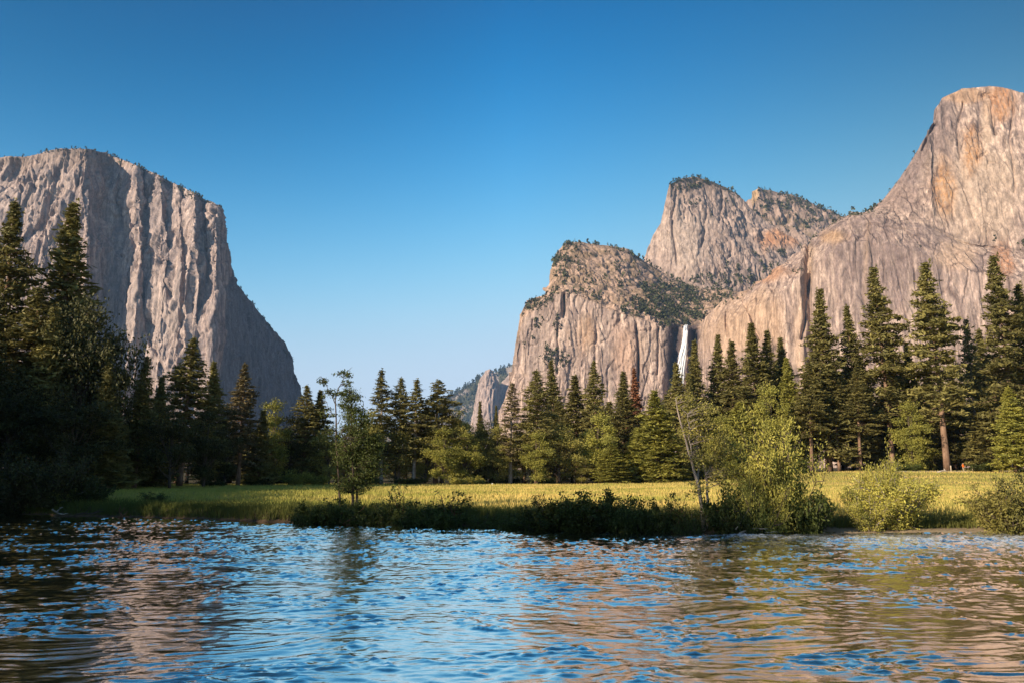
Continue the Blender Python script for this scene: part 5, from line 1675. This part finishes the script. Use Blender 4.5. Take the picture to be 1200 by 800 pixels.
# --- the figure in orange, standing on the road's edge among the trees
def build_person():
    Y = 151.0
    x, y, z = at(1128.3, 541, Y)
    g = float(ground_h(x, y)) - 0.02
    H = 1.78
    t = NT("skin")
    skin = t.surf(t.principled(t.ramp(t.noise(14, 2, 0.5), [(0.3, (0.42, 0.26, 0.18)), (0.7, (0.5, 0.32, 0.23))]), 0.6, 0.3).outputs[0])
    t = NT("orange_cloth")
    orange = t.surf(t.principled(t.ramp(t.noise(9, 3, 0.6), [(0.3, (0.78, 0.13, 0.012)), (0.7, (0.9, 0.2, 0.02))]), 0.75, 0.2).outputs[0])
    t = NT("khaki_cloth")
    khaki = t.surf(t.principled(t.ramp(t.noise(9, 3, 0.6), [(0.3, (0.34, 0.27, 0.17)), (0.7, (0.44, 0.36, 0.24))]), 0.85, 0.1).outputs[0])
    t = NT("dark_hair")
    hair = t.surf(t.principled((0.05, 0.03, 0.02), 0.7, 0.2).outputs[0])

    def skinned(name, pts, edges, rad, mat, parent, root=0):
        me = bpy.data.meshes.new(name)
        me.from_pydata(pts, edges, [])
        o = link(name, me, parent)
        sk = o.modifiers.new("skin", 'SKIN')
        for i, rr in enumerate(rad):
            me.skin_vertices[0].data[i].radius = (rr[0], rr[1]) if hasattr(rr, "__len__") else (rr, rr)
        me.skin_vertices[0].data[root].use_root = True
        sub = o.modifiers.new("sub", 'SUBSURF')
        sub.levels = sub.render_levels = 2
        dg = bpy.context.evaluated_depsgraph_get()
        new = bpy.data.meshes.new_from_object(o.evaluated_get(dg))
        o.modifiers.clear()
        o.data = new
        new.materials.clear()
        new.materials.append(mat)
        new.polygons.foreach_set("use_smooth", [True] * len(new.polygons))
        return o

    e = bpy.data.objects.new("person", None)
    COL.objects.link(e)
    e.location = (x, y, g)
    e.rotation_euler = (0, 0, 0.5)
    pts = [(0, 0, .95), (0, 0, 1.12), (0, 0.01, 1.36), (0, 0, 1.48), (0, -.01, 1.56), (0, -.02, 1.66), (0, -.02, 1.75),
           (-.17, 0, 1.42), (-.24, 0.01, 1.16), (-.23, -.09, .93), (-.22, -.12, .84), (.17, 0, 1.42), (.25, 0.01, 1.16), (.22, -.12, .95), (.2, -.16, .87),
           (-.09, 0, .90), (-.1, -.02, .5), (-.1, .02, .1), (-.11, -.13, .03), (.09, 0, .90), (.11, -.03, .5), (.12, .02, .1), (.14, -.13, .03)]
    ed = [(0, 1), (1, 2), (2, 3), (3, 4), (4, 5), (5, 6), (2, 7), (7, 8), (8, 9), (9, 10), (2, 11), (11, 12), (12, 13), (13, 14), (0, 15), (15, 16), (16, 17), (17, 18), (0, 19), (19, 20), (20, 21), (21, 22)]
    rd = [(.15, .1), (.13, .095), (.15, .1), (.06, .06), (.055, .06), (.078, .09), (.07, .08), .062, .046, .036, .032, .062, .046, .036, .032, .085, .06, .042, .035, .085, .06, .042, .035]
    skinned("body", pts, ed, rd, skin, e)
    skinned("jacket", [(0, 0, .86), (0, 0, 1.12), (0, .01, 1.37), (0, 0, 1.50), (-.18, 0, 1.42), (-.25, .01, 1.16), (-.235, -.09, .95), (.18, 0, 1.42), (.26, .01, 1.16), (.225, -.12, .97)],
            [(0, 1), (1, 2), (2, 3), (2, 4), (4, 5), (5, 6), (2, 7), (7, 8), (8, 9)],
            [(.2, .15), (.18, .14), (.19, .14), (.075, .08), .085, .068, .056, .085, .068, .056], orange, e)
    skinned("trousers", [(0, 0, .93), (-.09, 0, .86), (-.1, -.02, .5), (-.1, .02, .1), (.09, 0, .86), (.11, -.03, .5), (.12, .02, .1)],
            [(0, 1), (1, 2), (2, 3), (0, 4), (4, 5), (5, 6)], [(.155, .11), .1, .078, .062, .1, .078, .062], khaki, e)
    skinned("hair", [(0, .015, 1.67), (0, 0, 1.76), (0, -.035, 1.79)], [(0, 1), (1, 2)], [(.082, .075), (.085, .1), (.05, .06)], hair, e)
    return tag(e, "person in an orange jacket standing at the roadside among the trees", "person")


build_person()

# --- trees of the near bank, out of the picture to the left: their shade lies on the far bank
GN = "trees of the near bank"
NEAR = [('o1', -40, -2, 29.5), ('o3', -46, -3, 30.5), ('o1', -51, -1, 29.5), ('o3', -57, -3, 31), ('o2', -62, -2, 30), ('o1', -67, -1, 30), ('o3', -73, -3, 31), ('o1', -79, -1, 31),
        ('o3', -56, 14, 24), ('o1', -63, 19, 26), ('o3', -69, 24, 28), ('o3', -75, 28, 31), ('o1', -81, 34, 35), ('o3', -72, 16, 31), ('o3', -88, 30, 39),
        ('o3', -88, 40, 40), ('f2', -94, 44, 43), ('o3', -103, 50, 44), ('o1', -95, 48, 42), ('f1', -112, 60, 46), ('o3', -118, 66, 46), ('f1', -104, 88, 40), ('f2', -114, 95, 42),
        ('f1', -97, 84, 38), ('f2', -126, 102, 44), ('o3', -108, 42, 44), ('o3', -124, 60, 46)]
for kind, x, y, H in NEAR:
    p = PROTO[kind]
    g = float(ground_h(x, y))
    conif = kind[0] == 'p'
    plant("conifer" if conif else "broadleaf_tree", p, (x, y, g), H / p["H"] * (1.25 if conif else 1.0), H / p["H"],
          "tall tree on the near bank, left of the river, outside the photo", "tree", GN)
